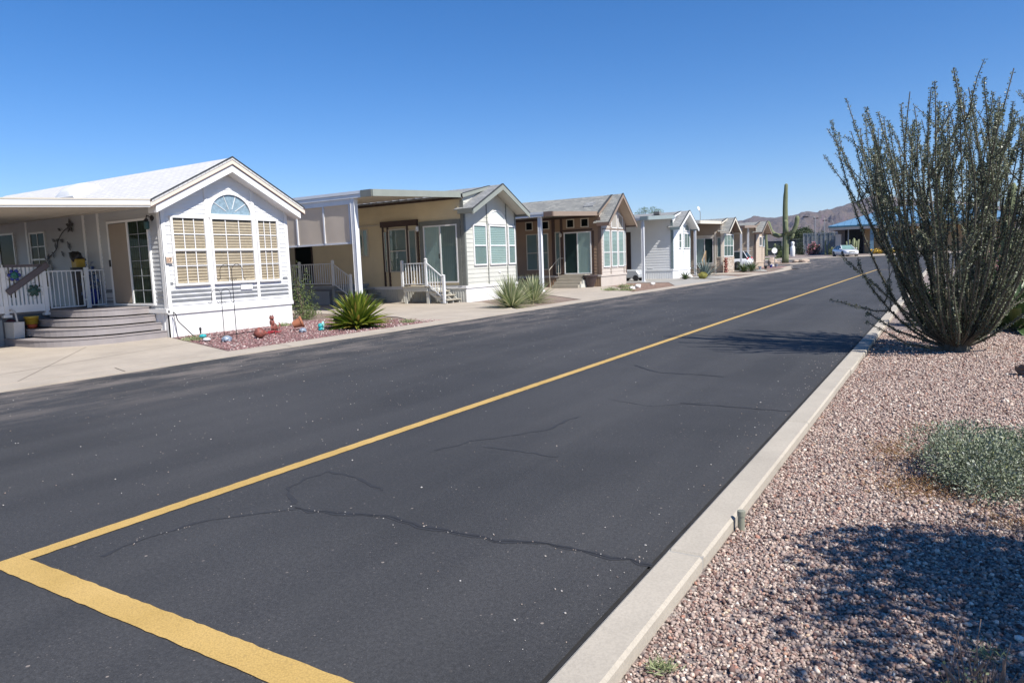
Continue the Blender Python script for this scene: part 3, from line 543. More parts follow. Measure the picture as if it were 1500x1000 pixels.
    # far islands, kerbs, pavements
    sheet('red_rock_island',[[(-40,66.6),(-12.75,66.6),(-12.9,71.2),(-14,71.9),(-40,71.9)]],'red_gravel',.05,.1)
    sheet('island_kerb',[[(-40,66.2),(-12.35,66.2),(-12.5,71.4),(-13.8,72.3),(-40,72.3)],[(-40,76.2),(-13.6,76.2),(-12.1,79.4),(-13.4,82.3),(-40,82.3)]],'conc',.04,.12)
    sheet('cactus_island',[[(-40,76.6),(-14,76.6),(-13.6,79.4),(-14,81.9),(-40,81.9)]],'tan_gravel',.05,.1)
    far=[(-60,82),(-30,87),(-16.8,91.2),(-12.6,94.2),(-5,97),(30,97)]
    sheet('pavement',[[a,b,(b[0],b[1]+3.5),(a[0],a[1]+3.5)] for a,b in zip(far,far[1:])],'conc',.06,.15)
    sheet('far_gravel',[[(a[0],a[1]+3.5),(b[0],b[1]+3.5),(b[0],116),(a[0],116)] for a,b in zip(far,far[1:])],'gravel_far',.055)
    g=sheet('lawn',[[(-40,90.5),(-19.5,95.5),(-19,99),(-40,97)]],'grass',.10,.1); g['kind']='stuff'; tag(g,'strip of green lawn beyond the side street','lawn')
def mountains():
    from mathutils import noise as mn
    prof=[(-75,.6),(-45,1.2),(-32,1.5),(-24,1.7),(-18,1.9),(-15.9,2.1),(-14.39,2.39),(-13.95,2.57),(-13.5,2.6),(-12.91,2.77),(-12.71,2.86),(-12.32,2.79),(-11.88,2.74),(-11.2,2.67),(-10.53,2.74),(-10.01,2.76),(-9.54,2.88),(-8.89,3.01),(-8.61,2.97),(-8.28,2.9),(-8.11,3.04),(-7.69,3.06),(-7.23,3.06),(-6.8,3.17),(-6.34,3.34),(-5.8,3.45),(-5.23,3.62),(-4.58,3.86),(-3.72,3.8),(-2.45,3.42),(.39,3.11),(2.7,2.58),(4.18,2.2),(12,2.0),(30,1.0)]
    def el(az):
        for (a,e),(b,f) in zip(prof,prof[1:]):
            if a<=az<=b: return e+(f-e)*(az-a)/(b-a)
        return .8
    azs=np.concatenate([np.arange(-75,-18,.6),np.arange(-18,8,.055),np.arange(8,30,.6)]); ts=np.linspace(0,1.25,64); V=[]
    for t in ts:
        d=1500+1700*t
        for az in azs:
            x=d*math.sin(R(az)); y=d*math.cos(R(az)); Hh=math.tan(R(el(az)))*3200
            rg=mn.ridged_multi_fractal(Vector((x*.0030,y*.0016,4)),.85,2.15,5,1,2); r2=mn.ridged_multi_fractal(Vector((x*.010,y*.006,9)),.8,2.2,4,1,2); f=mn.fractal(Vector((x*.02,y*.02,1)),.8,2.1,4)
            if t<=1: base=.10*t+.50*t**2.2+.40/(1+math.exp(-(t-.80)*16))
            else: base=.985-(t-1)*1.6
            edge=min(1,abs(1-t)*6)*min(1,t*3)
            z=Hh*base+edge*((rg-1.15)*38+(r2-1.1)*24+f*8)+(1-edge)*(f*3.5+(r2-1.1)*4)
            V.append((x,y,z-1.5*(t<.02)*3))
    n=len(azs); F=[(j*n+i,j*n+i+1,(j+1)*n+i+1,(j+1)*n+i) for j in range(len(ts)-1) for i in range(n-1)]
    o=npmesh('mountain',V,F,'mount'); o['kind']='structure'
# ------------------------------------------------------------------ house one (white vinyl)
def house_white():
    X=-15.7; Y0=9.94; Y1=13.66; YR=11.8; XB=-27
    t=thing('park_model_home','white vinyl home with grey stripe, arched window and tan wooden blinds, nearest on left','house',(X,YR,0),'homes in the row')
    F=Fr('F',X); S=Fr('S',Y0); ze=3.2; zr=4.36; pitch=(zr-ze)/2.2
    w=MB(); top=[(Y0,zr-pitch*(YR-Y0)-.1),(YR,zr-.1),(Y1,zr-pitch*(Y1-YR)-.1)]
    lap(w,F,Y0,Y1,.66,top,.105); w2=MB(); lap(w2,S,XB,X,.66,3.25,.105); w2.build('side_wall','white_shaded',t)
    w.box(XB,XB+.05,Y0,Y1,.66,3.3); w.box(XB,X,Y1-.02,Y1,.66,3.3); w.box(XB,X-.1,Y0+.04,Y1,.60,.66); wall=w.build('wall','white',t)
    g=MB(); lap(g,F,Y0+.1,Y1-.1,.845,1.16,.105,.018,.003); 
    g.build('grey_stripe','gray_siding',t)
    for fr_,a,b,c,e in ((F,Y0+.1,10.13,1.265,1.37),(F,13.4,Y1-.1,1.265,1.37),(S,-16.05,X-.07,.845,1.16),(S,-18.25,-17.95,1.1,1.21),(S,-18.25,-17.95,.845,1.03)):
        g=MB(); lap(g,fr_,a,b,c,e,.105,.018,.003); g.build('grey_stripe','gray_siding',t)
    k=MB(); ribs(k,F,Y0,Y1,0,.56,.30,.012,.004); ribs(k,S,-22,X,0,.6,.16,.05); k.box(XB,X-.03,Y1-.05,Y1,0,.6); k.build('skirting','skirt',t)
    b=MB(); F.box(b,Y0-.02,Y1+.04,.56,.66,-.02,.035); S.box(b,XB,X+.035,.60,.70,-.02,.06)
    F.box(b,Y0-.015,Y0+.1,.66,3.1,.0,.03); F.box(b,Y1-.09,Y1+.015,.66,3.15,.0,.03); S.box(b,X-.09,X+.03,.70,3.15,.0,.025)
    for y in (11.18,12.56): F.box(b,y-.045,y+.045,.66,3.9,.004,.032)
    for x in (-18.32,-19.0,-22.0): S.box(b,x-.05,x+.05,.70,3.1,.0,.022)
    b.build('corner_trim','frame',t)
    # windows
    for a,c,nc in ((10.22,11.06,3),(11.28,12.46,3),(12.66,13.27,3)):
        window(t,F,a,c,1.28,2.84,.055,2.08,1,0,blind='blind_tan',pane='glass_clear',slat=True,depth=.07,muntin=(nc,(1.70,2.46)))
    arch(t,F,11.27,12.46,2.97,.50,rays=4,fw=.06,depth=.06)
    # side sliding door
    o=slider(t,S,-17.87,-16.12,.78,2.86,left='glass_dark',right='glass_dark',bl='curtain',br='curtain',handle=False)
    d=MB(); S.box(d,-17.80,-17.0,.85,2.79,.036,.05); d.build('screen_panel','doorpanel',o); d=MB(); S.box(d,-17.85,-17.81,1.75,1.92,.06,.09); d.build('handle','black',o)
    d=MB(); 
    for z in (1.15,1.5,1.86,2.2,2.5): S.box(d,-16.93,-16.18,z-.008,z+.008,.038,.05)
    S.box(d,-16.56,-16.545,.84,2.8,.038,.049); d.build('muntin','alu_tan' if False else 'lattice',o)
    window(t,S,-21.75,-21.0,1.3,2.75,.05,2.05,1,0,pane='glass_dark',blind='room',muntin=(2,(2.4,1.7)))
    window(t,S,-23.6,-22.75,1.0,2.8,.05,None,1,0,pane='glass_dark',blind='room')
    # roof
    r=gable_roof('roof',t,'sh_white',XB-.3,X+.36,YR-2.23,YR,YR+2.2,ze,zr,ze+.02,.05)
    e=MB(); rake(e,X+.34,X+.372,YR-2.26,YR,YR+2.24,ze,zr+.02,ze+.02,-.012,.016); e.build('shingle_edge','sh_dark',r)
    sk=MB(); sk.box(-21.4,-20.3,10.15,10.95,3.55,3.72)
    # skylight follows the slope
    sk=MB(); c=Vector((-20.75,10.75,3.2+pitch*(10.75-9.6)+.02)); u=Vector((1,0,0)); v=Vector((0,1,pitch)).normalized(); nn=u.cross(v).normalized()
    def P(a,b_,d_): return c+u*a+v*b_+nn*d_
    sk.prism([P(-.55,-.4,-.05),P(.55,-.4,-.05),P(.55,.4,-.05),P(-.55,.4,-.05)],nn*.14); so=sk.build('skylight','alu',r)
    dm=MB(); vs=[];m=10
    for i in range(m+1):
        for j in range(m+1):
            a=-.5+i/m; b_=-.5+j/m; vs.append(P(a*1.0,b_*.72,.09+.16*(1-(2*a)**4)*(1-(2*b_)**4)))
    dm.add(vs,[(i*(m+1)+j,i*(m+1)+j+1,(i+1)*(m+1)+j+1,(i+1)*(m+1)+j) for i in range(m) for j in range(m)]); dm.build('dome','whitegl',so,True)
    # rakes: brown line, cream board, brown line, white frieze and soffit
    f=MB(); rake(f,X+.30,X+.352,YR-2.27,YR,YR+2.27,ze,zr,ze,.018,.055); rake(f,X+.30,X+.345,YR-2.25,YR,YR+2.25,ze,zr,ze,.155,.175); f.build('rake_line','brownline',r)
    f=MB(); rake(f,X+.30,X+.348,YR-2.26,YR,YR+2.26,ze,zr,ze,.055,.155); f.build('rake_board','creamline',r)
    f=MB(); rake(f,X+.0,X+.32,YR-2.12,YR,YR+2.12,ze+.07,zr,ze+.07,.175,.35); f.build('frieze','white',r)
    f=MB(); f.box(XB,X+.34,YR-2.26,YR-2.19,ze-.11,ze-.005); f.box(XB,X+.34,YR+2.19,YR+2.26,ze-.11,ze-.005); f.box(XB,X+.3,YR-2.19,Y0-.01,ze-.10,ze-.06); f.box(XB,X+.3,Y1+.01,YR+2.19,ze-.10,ze-.06); f.build('gutter','creamline',r)
    # awning over the porch
    a=MB(); ya,yb=9.53,3.0; za,zb=3.12,2.82
    a.prism([(X+.3,ya,za),(X+.3,yb,zb),(X+.3,yb,zb+.05),(X+.3,ya,za+.05)],(-10,0,0)); y=ya
    n=34
    for i in range(26):
        x=X+.12-i*.38; a.prism([(x,ya,za-.06),(x,yb,zb-.06),(x,yb,zb+.001),(x,ya,za+.001)],(-.10,0,0))
    ao=a.build('awning_roof','pan',t)
    a=MB()
    for x0,x1,d0,d1 in ((X+.30,X+.35,-.02,.10),):
        a.prism([(x0,ya,za-d0+.04),(x0,yb,zb-d0+.04),(x0,yb,zb-d1+.04),(x0,ya,za-d1+.04)],(x1-x0,0,0))
    a.prism([(X+.30,ya,za-.06),(X+.30,yb,zb-.06),(X+.30,yb,zb-.085),(X+.30,ya,za-.085)],(.045,0,0)); a.build('awning_fascia','whitegl',ao)
    a=MB()
    for d in (-.065,.055): a.prism([(X+.30,ya,za-d+.03),(X+.30,yb,zb-d+.03),(X+.30,yb,zb-d),(X+.30,ya,za-d)],(.062,0,0))
    a.build('awning_line','alu_tan',ao)
    [MB().box(q,q+.1,3.1,3.2,0,2.8).build('post','alu',ao) for q in (X-.05,X-8)]
    # lantern by the door and number tile
    l=MB(); c=Vector((-15.98,Y0-.16,2.66)); l.lathe([(.02,.17),(.05,.13),(.055,.11),(.02,.10)],c,10); l.tube([c+Vector((0,0,.16)),c+Vector((0,.02,.24)),(-15.98,Y0-.05,2.86),(-15.98,Y0-.01,2.84)],.013,6); l.lathe([(.055,0),(.07,.01),(.07,.03)],(-15.98,Y0-.035,2.84),10,(0,1,0))
    lo=l.build('wall_lantern','bronze',t); l=MB(); l.lathe([(.035,-.09),(.06,-.07),(.065,.08),(.05,.10)],c,10); l.build('lamp_glass','lampgreen',lo)
    p=MB(); F.box(p,9.975,10.13,1.77,1.92,.03,.05); po=p.build('number_plaque','plaque',t); p=MB(); F.box(p,9.965,10.14,1.755,1.775,.03,.062); F.box(p,9.965,9.978,1.775,1.925,.03,.06); p.build('frame','gray_siding',po)
    for ch,yy,mat in (('8',10.02,'digit_tan'),('7',10.083,'digit_dark')):
        cu=bpy.data.curves.new('digit','FONT'); cu.body=ch; cu.size=.15; cu.extrude=.003; cu.align_x='CENTER'; to=bpy.data.objects.new('digit_tmp',cu); COL.objects.link(to)
        bpy.context.view_layer.update(); me=bpy.data.meshes.new_from_object(to); bpy.data.objects.remove(to)
        me.transform(Matrix.Translation(Vector((X+.054,yy,1.79))-Vector((X,YR,0)))@Matrix(((0,0,1,0),(1,0,0,0),(0,1,0,0),(0,0,0,1)))); me.materials.clear(); me.materials.append(M_[mat])
        do=bpy.data.objects.new('digit',me); COL.objects.link(do); do.parent=po
    v=MB(); F.box(v,12.0,12.36,1.05,1.17,.02,.04); v.build('vent_cover','frame',t)
def porch_white():
    # curved steps, one thing
    t=thing('porch_steps','four curved grey painted steps below the porch gate of the white home','steps',(-16.9,8.8,0))
    xb,yb=-18.28,9.92
    for k in range(4):
        x1=-15.76-.20*k-.02; y1=7.55+.33*k; z0=.19*k+.03 if k else .0; z1=.19*(k+1); 
        pts=[(xb,yb),(xb,y1)]; rx=min(1.35,x1-xb-.2); ry=min(1.3-.12*k,yb-y1-.2)
        for i in range(13):
            a=R(-90+90*i/12); pts.append((x1-rx+rx*math.cos(a),y1+ry+ry*math.sin(a)))
        pts.append((x1,yb)); m=MB(); m.prism([(x,y,z0) for x,y in pts],(0,0,z1-z0-.002)); 
        o=m.build('step','step',t)
        m=MB(); q=[(x,y) for x,y in pts[1:]]; cx,cy=xb,yb
        for a,b in zip(q,q[1:]):
            m.bar((a[0],a[1],z1-.012),(b[0],b[1],z1-.012),.03,.024)
        m.build('nosing','step',o)
    # deck behind the railing
    t=thing('porch_deck','raised porch deck with dark skirting beside the white home','deck',(-19,8.5,0))
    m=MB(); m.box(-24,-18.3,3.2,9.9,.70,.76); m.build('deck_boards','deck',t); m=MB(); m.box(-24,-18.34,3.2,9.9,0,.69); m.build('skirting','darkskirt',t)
    m=MB(); ribs(m,Fr('F',-18.30),3.2,7.55,0,.62,.12,.04); m.build('skirting_panel','lattice',t)
    Fd=Fr('F',-18.28)
    t=thing('porch_railing','white picket porch railing with slanted dark handrail','railing',(-18.28,7.6,.76))
    for a,b in ((5.2,7.62),(7.66,8.47)):
        m=MB(); y=a+.05
        while y<b-.04: Fd.box(m,y,y+.05,.92,1.80,0,.025); y+=.088
        m.build('picket',"frame",t)
        m=MB(); Fd.box(m,a,b,1.80,1.86,-.01,.05); m.build('top_rail','railtop',t); m=MB(); Fd.box(m,a,b,.76,.93,-.005,.028); m.build('bottom_rail','frame',t)
    for y in (7.64,8.5):
        m=MB(); Fd.box(m,y-.04,y+.05,.70,1.86 if y<8 else 1.70,-.03,.05); Fd.box(m,y-.08,y+.09,.66,.72,-.05,.08); m.build('post','frame',t)
    m=MB(); m.bar((-18.2,7.68,1.22),(-18.2,8.6,1.86),.05,.15,(0,0,1)); m.build('slanted_handrail','railtop',t,bev=.02)
    t=thing('porch_gate','white metal gate with thin bars beside the picket railing','gate',(-18.28,9.0,.76))
    m=MB(); 
    for y in (8.60,9.37): Fd.box(m,y,y+.03,.80,1.70,0,.03)
    Fd.box(m,8.63,9.37,1.67,1.70,0,.028); Fd.box(m,8.63,9.37,.80,.83,0,.028); m.build('gate_frame','alu',t)
    for i in range(6): m=MB(); y=8.70+i*.105; Fd.box(m,y,y+.016,.83,1.67,.006,.022); m.build('bar','alu',t)
    for z in (.95,1.52): m=MB(); Fd.box(m,9.36,9.45,z,z+.03,.02,.04); m.build('hinge','frame',t)
    t=thing('porch_side_railing','short white metal railing panel between gate post and house wall','railing',(-18.28,9.7,.76))
    m=MB(); Fd.box(m,9.45,9.53,.70,1.76,-.03,.05); m.build('post','alu',t)
    for z in (.80,1.67): m=MB(); Fd.box(m,9.53,9.93,z,z+.03,0,.028); m.build('rail','alu',t)
    for i in range(3): m=MB(); y=9.61+i*.1; Fd.box(m,y,y+.016,.83,1.67,.006,.022); m.build('bar','alu',t)
# ------------------------------------------------------------------ other homes
def park_home(label,X,Y0,Y1,YR,zn,zr,ze,mats,nose=.62,L=11,soffit='cream2',front=None,side=None,batt=(),side_mat=None,side_skirt=None,zs=.6):
    """tall main gable whose carport side eave is high, plus a steeper nose roof overhanging the front gable"""
    wm,tm,fm,sm,rm=mats; XB=X-L; t=thing('park_model_home',label,'house',(X,YR,gz(Y0)),'homes in the row'); g=gz(Y0)
    F=Fr('F',X); S=Fr('S',Y0); ze+=g; zr+=g; zn+=g; yl=Y0-.12; yr_=Y1+.12
    w=MB(); sl=(zr-zn)/(YR-yl); sr=(zr-zn)/(yr_-YR)
    top=[(Y0,zn+sl*(Y0-yl)-.08),(YR,zr-.08),(Y1,zn+sr*(yr_-Y1)-.08)]; lap(w,F,Y0,Y1,zs+g,top,.17,.014)
    w.box(XB,XB+.04,Y0+.02,Y1,zs+g,ze-.1); w.box(XB,X-.02,Y1-.03,Y1,zs+g,zn)
    w.build('wall',wm,t)
    # upper gable face behind the nose roof
    w=MB(); F2=Fr('F',X-.11); lap(w,F2,Y0,YR,zn-.1,[(Y0,ze-.03),(YR,zr-.05)],.17,.012); w.build('upper_wall',wm,t)
    w=MB(); lap(w,S,XB,X-.02,zs+g,ze-.02,.17,.014); w.build('side_wall',side_mat or wm,t)
    k=MB(); ribs(k,F,Y0,Y1,g,zs-.04+g,.15,.012,.005); k.build('skirting',wm if sm is None else sm,t); k=MB(); ribs(k,S,XB,X-.01,g,zs-.04+g,.12,.045,.010); k.box(XB,X-.05,Y1-.06,Y1-.01,g,zs+g); k.build('side_skirting',side_skirt or side_mat or wm,t)
    b=MB(); F.box(b,Y0-.01,Y1+.03,zs-.05+g,zs+.05+g,.0,.035); S.box(b,XB,X+.03,zs-.05+g,zs+.07+g,.0,.03); b.build('band',sm or wm,t)
    b=MB(); F.box(b,Y0-.02,Y0+.10,zs+.05+g,top[0][1]-.02,.0,.03); F.box(b,Y1-.07,Y1+.02,zs+.05+g,top[2][1]-.02,.0,.03); S.box(b,X-.12,X+.03,zs+.07+g,ze-.2,.0,.032)
    for y in batt: F.box(b,y-.025,y+.025,zs+.05+g,zr-.1-abs(y-YR)*max(sl,sr),.004,.028)
    b.build('corner_trim',tm,t)
    # main roof
    yb2=YR+(YR-Y0)*(1.0); r=gable_roof('roof',t,rm,XB-.2,X-.0,Y0-.1,YR,Y1+.15,ze,zr,zr-(Y1+.15-YR)*((zr-ze)/(YR-Y0+.1)),.06)
    f=MB(); sm_=(zr-ze)/(YR-Y0+.1); f.prism([(X-.1,Y0-.12,ze+.015),(X-.1,YR,zr+.015),(X-.1,YR,zr-.10),(X-.1,Y0-.12,ze-.13)],(.12,0,0)); f.build('rake_board',fm,r)
    f=MB(); f.prism([(X-.12,Y0-.14,ze+.03),(X-.12,YR,zr+.03),(X-.12,YR,zr+.0151),(X-.12,Y0-.14,ze+.0151)],(.145,0,0)); f.build('shingle_edge','sh_dark',r)
    # nose roof
    n=gable_roof('nose_roof',t,rm,X-.32,X+nose,yl-.05,YR,yr_+.05,zn-.02,zr+.02,zn-.02,.035)
    f=MB(); rake(f,X+nose-.01,X+nose+.035,yl-.10,YR,yr_+.10,zn-.05,zr+.01,zn-.05,.0,.20); f.build('rake_board',fm,n)
    f=MB(); rake(f,X+nose-.03,X+nose+.05,yl-.12,YR,yr_+.12,zn-.05,zr+.045,zn-.05,-.012,.012); f.build('shingle_edge','sh_dark',n)
    f=MB(); rake(f,X+.0,X+nose-.012,yl-.02,YR,yr_+.02,zn-.02,zr+.02,zn-.02,.05,.075); f.build('soffit',soffit,n)
    f=MB(); f.box(X-.1,X+nose-.012,yl-.12,yl-.02,zn-.20,zn-.015); f.box(X-.1,X+nose-.012,yl-.02,Y0+.05,zn-.20,zn-.17); f.build('eave_box',tm,n); f=MB(); f.box(X-.1,X+nose-.012,yr_+.02,yr_+.10,zn-.18,zn-.03); f.build('eave_box',tm,n)
    if front: front(t,F,g)
    if side: side(t,S,g)
    return t
def carport(t,X,yo,yi,zo,zi,L,fm,pan,posts,pm='alu',g=0,thick=.22,screens=None,zp=None,side_shade_fm=None):
    a=MB(); a.prism([(X-.03,yo,zo-.06),(X-.03,yi,zi-.06),(X-.03,yi,zi-.03),(X-.03,yo,zo-.03)],(-L,0,0))
    for i in range(int(L/.4)): x=X-.3-i*.4; a.prism([(x,yo+.02,zo-.10),(x,yi,zi-.10),(x,yi,zi-.055),(x,yo+.02,zo-.055)],(-.04,0,0))
    o=a.build('carport_roof',pan,t)
    a=MB(); a.prism([(X-.03,yo,zo-thick),(X-.03,yi,zi-thick),(X-.03,yi,zi),(X-.03,yo,zo)],(.05,0,0)); a.build('front_fascia',fm,o)
    a=MB(); a.box(X-.5,X-.031,yo-.03,yo+.08,zo-thick,zo+.004); a.build('gutter_end',side_shade_fm or fm,o)  # where darker, this end's colour carries the shade of its side face
    a=MB(); a.box(X-L,X-.5,yo-.02,yo+.05,zo-thick*.45,zo); a.box(X-L,X-.5,yo,yo+.06,zo-thick,zo-thick*.5); a.build('gutter',pm,o)
    for (x,y,w) in posts:
        m=MB(); z=zo+(zi-zo)*(y-yo)/(yi-yo)-thick; m.box(x-w/2,x+w/2,y-w/2,y+w/2,g,z); 
        for s in (-1,1): m.box(x+s*w*.5-.008*(s>0),x+s*w*.5+.008*(s<0)+.0,y-w/2-.012,y-w/2,g,z)
        m.box(x-w*.8,x+w*.8,y-w*.8,y+w*.8,g+.02,g+.06); m.build('post',pm,o)
    return o
def houses():
    # ---- two: cream front, tan side, sage trim
    def f2(t,F,g):
        for a,b in ((23.03,23.85),(24.17,25.33),(25.60,26.06)):
            window(t,F,a,b,1.47,2.97,.06,2.2,1,0,blind='blind_pale',blind_low='blind_grey' if b-a<1 else 'blind_pale',pane='glass')
        arch(t,F,24.12,25.34,3.14,.45,fill='blind_pale',rays=0,fw=.05)
        m=MB(); F.box(m,24.75,24.9,1.08,1.15,.02,.035); m.build('outlet_cover','frame',t)
    def s2(t,S,g):
        slider(t,S,-17.80,-16.15,.78,3.04,left='glass',right='glass',bl='blind_pale',br='blind_grey')
        m=MB(); S.box(m,-18.0,-17.81,.68,3.22,0,.05); S.box(m,-16.14,-15.99,.68,3.22,0,.05); S.box(m,-17.81,-16.14,3.045,3.22,0,.052); m.build('door_surround','gg_trim',t)
        m=MB(); S.box(m,-19.99,-18.06,3.10,3.33,0,.12)
        for x in (-19.96,-19.70,-18.66,-18.13): S.box(m,x,x+.07,.68,3.10,0,.06)
        m.build('bay_trim','dark_brown',t)
        window(t,S,-19.58,-18.72,1.30,2.96,.05,2.12,1,0,frame='alu_tan',blind='blind_grey'); window(t,S,-18.53,-18.22,1.30,2.90,.04,None,1,0,frame='alu_tan',blind='blind_grey'); window(t,S,-19.86,-19.76,1.3,2.9,.02,None,1,0,frame='alu_tan',blind='blind_grey')
        window(t,S,-21.30,-20.82,2.0,3.04,.05,None,2,0,frame='alu_tan',blind='blind_grey')
        m=MB(); x=-26
        while x<-16: S.box(m,x,x+.28,3.98,4.06,.0,.05); x+=.30
        m.build('pan_closure','dark_brown',t)
        m=MB(); m.lathe([(.03,.08),(.07,.03),(.07,-.1),(.02,-.14)],(-18.03,22.26,2.98),10); m.tube([(-18.03,22.38,3.04),(-18.03,22.26,3.06)],.015,6); m.build('wall_lantern','alu',t)
        m=MB(); S.box(m,-21.5,-19.7,3.20,3.235,.02,.06); m.build('conduit','alu_tan',t)
        window(t,S,-25.2,-24.2,.8,2.9,.05,None,1,0,frame='dark_brown',pane='glass_dark',blind='room',name='rear_door')
    t=park_home('cream and tan home with sage green trim, arched gable window and shaded side deck',-15.85,22.4,26.2,24.35,3.60,4.58,4.12,('cream2','gg_trim','green_trim','skirt','sh_grey'),.60,11,'cream2',f2,s2,(24.0,25.47),'tan2','cream2')
    o=carport(t,-15.85,17.4,22.38,4.0,4.24,9,'green_trim','pan',((-16.80,17.52,.17),(-23.5,17.52,.15)),g=0,side_shade_fm='gg_trim')
    m=MB(); m.box(-23.5,-16.89,17.46,17.58,3.60,3.79); m.box(-23.5,-16.90,17.49,17.55,2.30,2.36)
    for x in (-17.0,-18.22,-19.55,-20.9): m.box(x-.03,x+.03,17.48,17.56,2.36,3.60)
    fo=m.build('screen_frame','alu',o); m=MB(); vs=[]; n=60
    for i in range(n+1):
        x=-23.4+6.4*i/n; vs+= [(x,17.515+.012*math.sin(x*3.1),2.36),(x+.0,17.515+.022*math.sin(x*4+1)*math.sin(x*1.3),2.9),(x,17.515+.008*math.sin(x*2.3),3.6)]
    m.add(vs,[(3*i+j,3*i+3+j,3*i+4+j,3*i+1+j) for i in range(n) for j in (0,1)]); m.build('shade_screen','screen',fo,True)
    m=MB(); m.box(-28,-25.6,17.6,22.3,0,3.9); m.build('store_room','tan2',t); m=MB(); m.box(-25.59,-25.55,19.4,20.6,.1,2.6); m.build('store_room_door','room',t)
    m=MB(); S=Fr('S',17.57); S.box(m,-27.0,-25.7,.3,2.7,0,.03); 
    # ---- three: blush front, brown side
    def f3(t,F,g):
        for a,b in ((35.10,35.88),(36.20,36.90),(37.14,37.80)):
            window(t,F,a,b,1.09,2.97,.06,1.83,1,0,blind='blind_pale',pane='glass')
        window(t,F,37.95,38.08,1.09,2.97,.03,1.83,1,0,blind='blind_pale',pane='glass')
        for a,b,z0,z1 in ((36.18,36.9,3.80,4.05),(37.1,37.78,4.0,3.75)):
            m=MB(); m.face([F.p(a,3.16,.02),F.p(b,3.16,.02),F.p(b,z1,.02),F.p(a,z0,.02)]); o=m.build('upper_window','blind_pale' if False else 'lace3',t)
            m=MB(); P=[F.p(a,3.16,.03),F.p(b,3.16,.03),F.p(b,z1,.03),F.p(a,z0,.03)]
            for i in range(4): m.bar(P[i],P[(i+1)%4],.05,.05)
            m.build('frame','frame',o)
        m=MB(); F.box(m,35.0,38.1,3.05,3.11,.0,.05); m.build('window_head','taupe',t)
    M_['lace3']=simple('upper_pane_blind',(.46,.43,.38),.35,.06)
    def s3(t,S,g):
        slider(t,S,-17.90,-16.27,.72,2.98,left='glass_dark',right='glass',bl='blind_grey',br='blind_pale'); window(t,S,-18.40,-18.17,.8,3.0,.045,None,1,0,frame='alu_tan',blind='blind_grey')
        m=MB(); S.box(m,-18.64,-18.46,.68,3.80,0,.06); S.box(m,-18.11,-17.99,.68,3.72,0,.06); S.box(m,-17.98,-16.20,3.04,3.12,0,.05); S.box(m,-21.5,-16.0,3.72,3.82,.0,.03); S.box(m,-16.21,-16.12,.68,3.0,0,.045); m.build('side_trim','dark_brown',t)
        for a in (-20.26,-19.22,-17.68,-16.82): window(t,S,a,a+.38,3.26,3.64,.05,None,1,0,frame='alu_tan',pane='glass_dark',blind='room',name='clerestory_window')
        window(t,S,-20.24,-18.93,1.04,2.96,.05,1.95,2,0,frame='alu_tan',blind='blind_grey'); window(t,S,-22.2,-22.0,2.2,2.5,.05,None,1,0,frame='alu_tan',pane='glass_dark',blind='room')
        m=MB(); m.lathe([(.03,.1),(.08,.04),(.08,-.1),(.02,-.15)],(-18.06,34.6,2.88),10); m.build('wall_lantern','alu_tan',t)
    t=park_home('brown sided home with blush front, tall gable windows and four small square side windows',-15.75,34.75,38.25,36.5,3.42,4.95,3.90,('cream3','brown6','taupe','cream3','sh_tan'),.60,11,'tan6',f3,s3,(36.05,37.9),'brown3')
    o=carport(t,-15.85,29.7,34.73,3.80,4.0,9,'taupe','pan',((-16.65,29.85,.16),(-23.5,29.85,.15)),side_shade_fm='brown6'); m=MB(); m.prism([(-17.0,35.35,4.25),(-16.4,35.35,4.25),(-16.4,35.75,4.48),(-17.0,35.75,4.48)],(0,0,.12)); m.build('roof_vent','sh_grey',t)
    # ---- four: pale grey
    def f4(t,F,g):
        window(t,F,46.35,46.75,2.05,2.96,.06,2.48,1,0,blind='blind_grey'); window(t,F,47.5,48.55,2.05,2.97,.07,None,2,0,blind='blind_grey'); arch(t,F,47.55,48.5,3.22,.38,fill='blind_grey',rays=0,fw=.05)
    def s4(t,S,g):
        m=MB(); S.box(m,-18.5,-18.2,.7,3.2,0,.04); m.build('side_door','dark_brown',t)
        m=MB(); S.box(m,-17.0,-16.65,.72,.78,0,.03); m.build('outlet_cover','alu',t)
    t=park_home('pale grey clapboard home with blue grey trim and small arched window',-15.3,45.1,48.8,46.95,3.38,4.45,4.02,('white4','blue4','white4','white4','sh_grey'),.55,11,'white4',f4,s4,(47.35,))
    carport(t,-15.15,40.3,45.08,3.90,4.14,9,'fascia4','pan',((-15.55,40.45,.15),(-22,40.45,.15)),side_shade_fm='blue4')
    m=MB(); m.blob((-19.0,46.3,4.42),.55,2,.05,8,(1,.7,.35)); m.build('skylight_dome','whitegl',t,True)
    m=MB(); m.box(-16.9,-16.5,46.0,46.3,4.3,4.5); m.build('roof_vent','sh_grey',t)
    # ---- five: sand with stone
    def f5(t,F,g):
        window(t,F,57.35,60.1,1.36,3.02,.08,2.17,3,0,blind='blind_pale',blind_low='blind_grey')
        m=MB(); m.face([F.p(57.7,3.14,.02),F.p(59.9,3.14,.02),F.p(59.4,3.6,.02),F.p(58.6,3.9,.02),F.p(58.1,3.6,.02)]); m.build('upper_window','carglass',t)
        m=MB(); F.box(m,56.98,60.36,.0,1.25,.02,.07); m.build('stone_wainscot','ledge',t)
    def s5(t,S,g):
        slider(t,S,-17.36,-15.95,.80,2.83,left='glass',right='glass_dark',bl='blind_pale',br='blind_grey'); window(t,S,-15.62,-15.36,1.3,2.8,.06,None,1,0,frame='cream5',blind='blind_grey')
        m=MB(); S.box(m,-17.5,-15.8,.6,.8,0,.04); S.box(m,-17.5,-15.8,2.85,3.05,0,.05); S.box(m,-15.85,-15.72,0.0,3.3,.0,.06); m.build('side_trim','cream5',t)
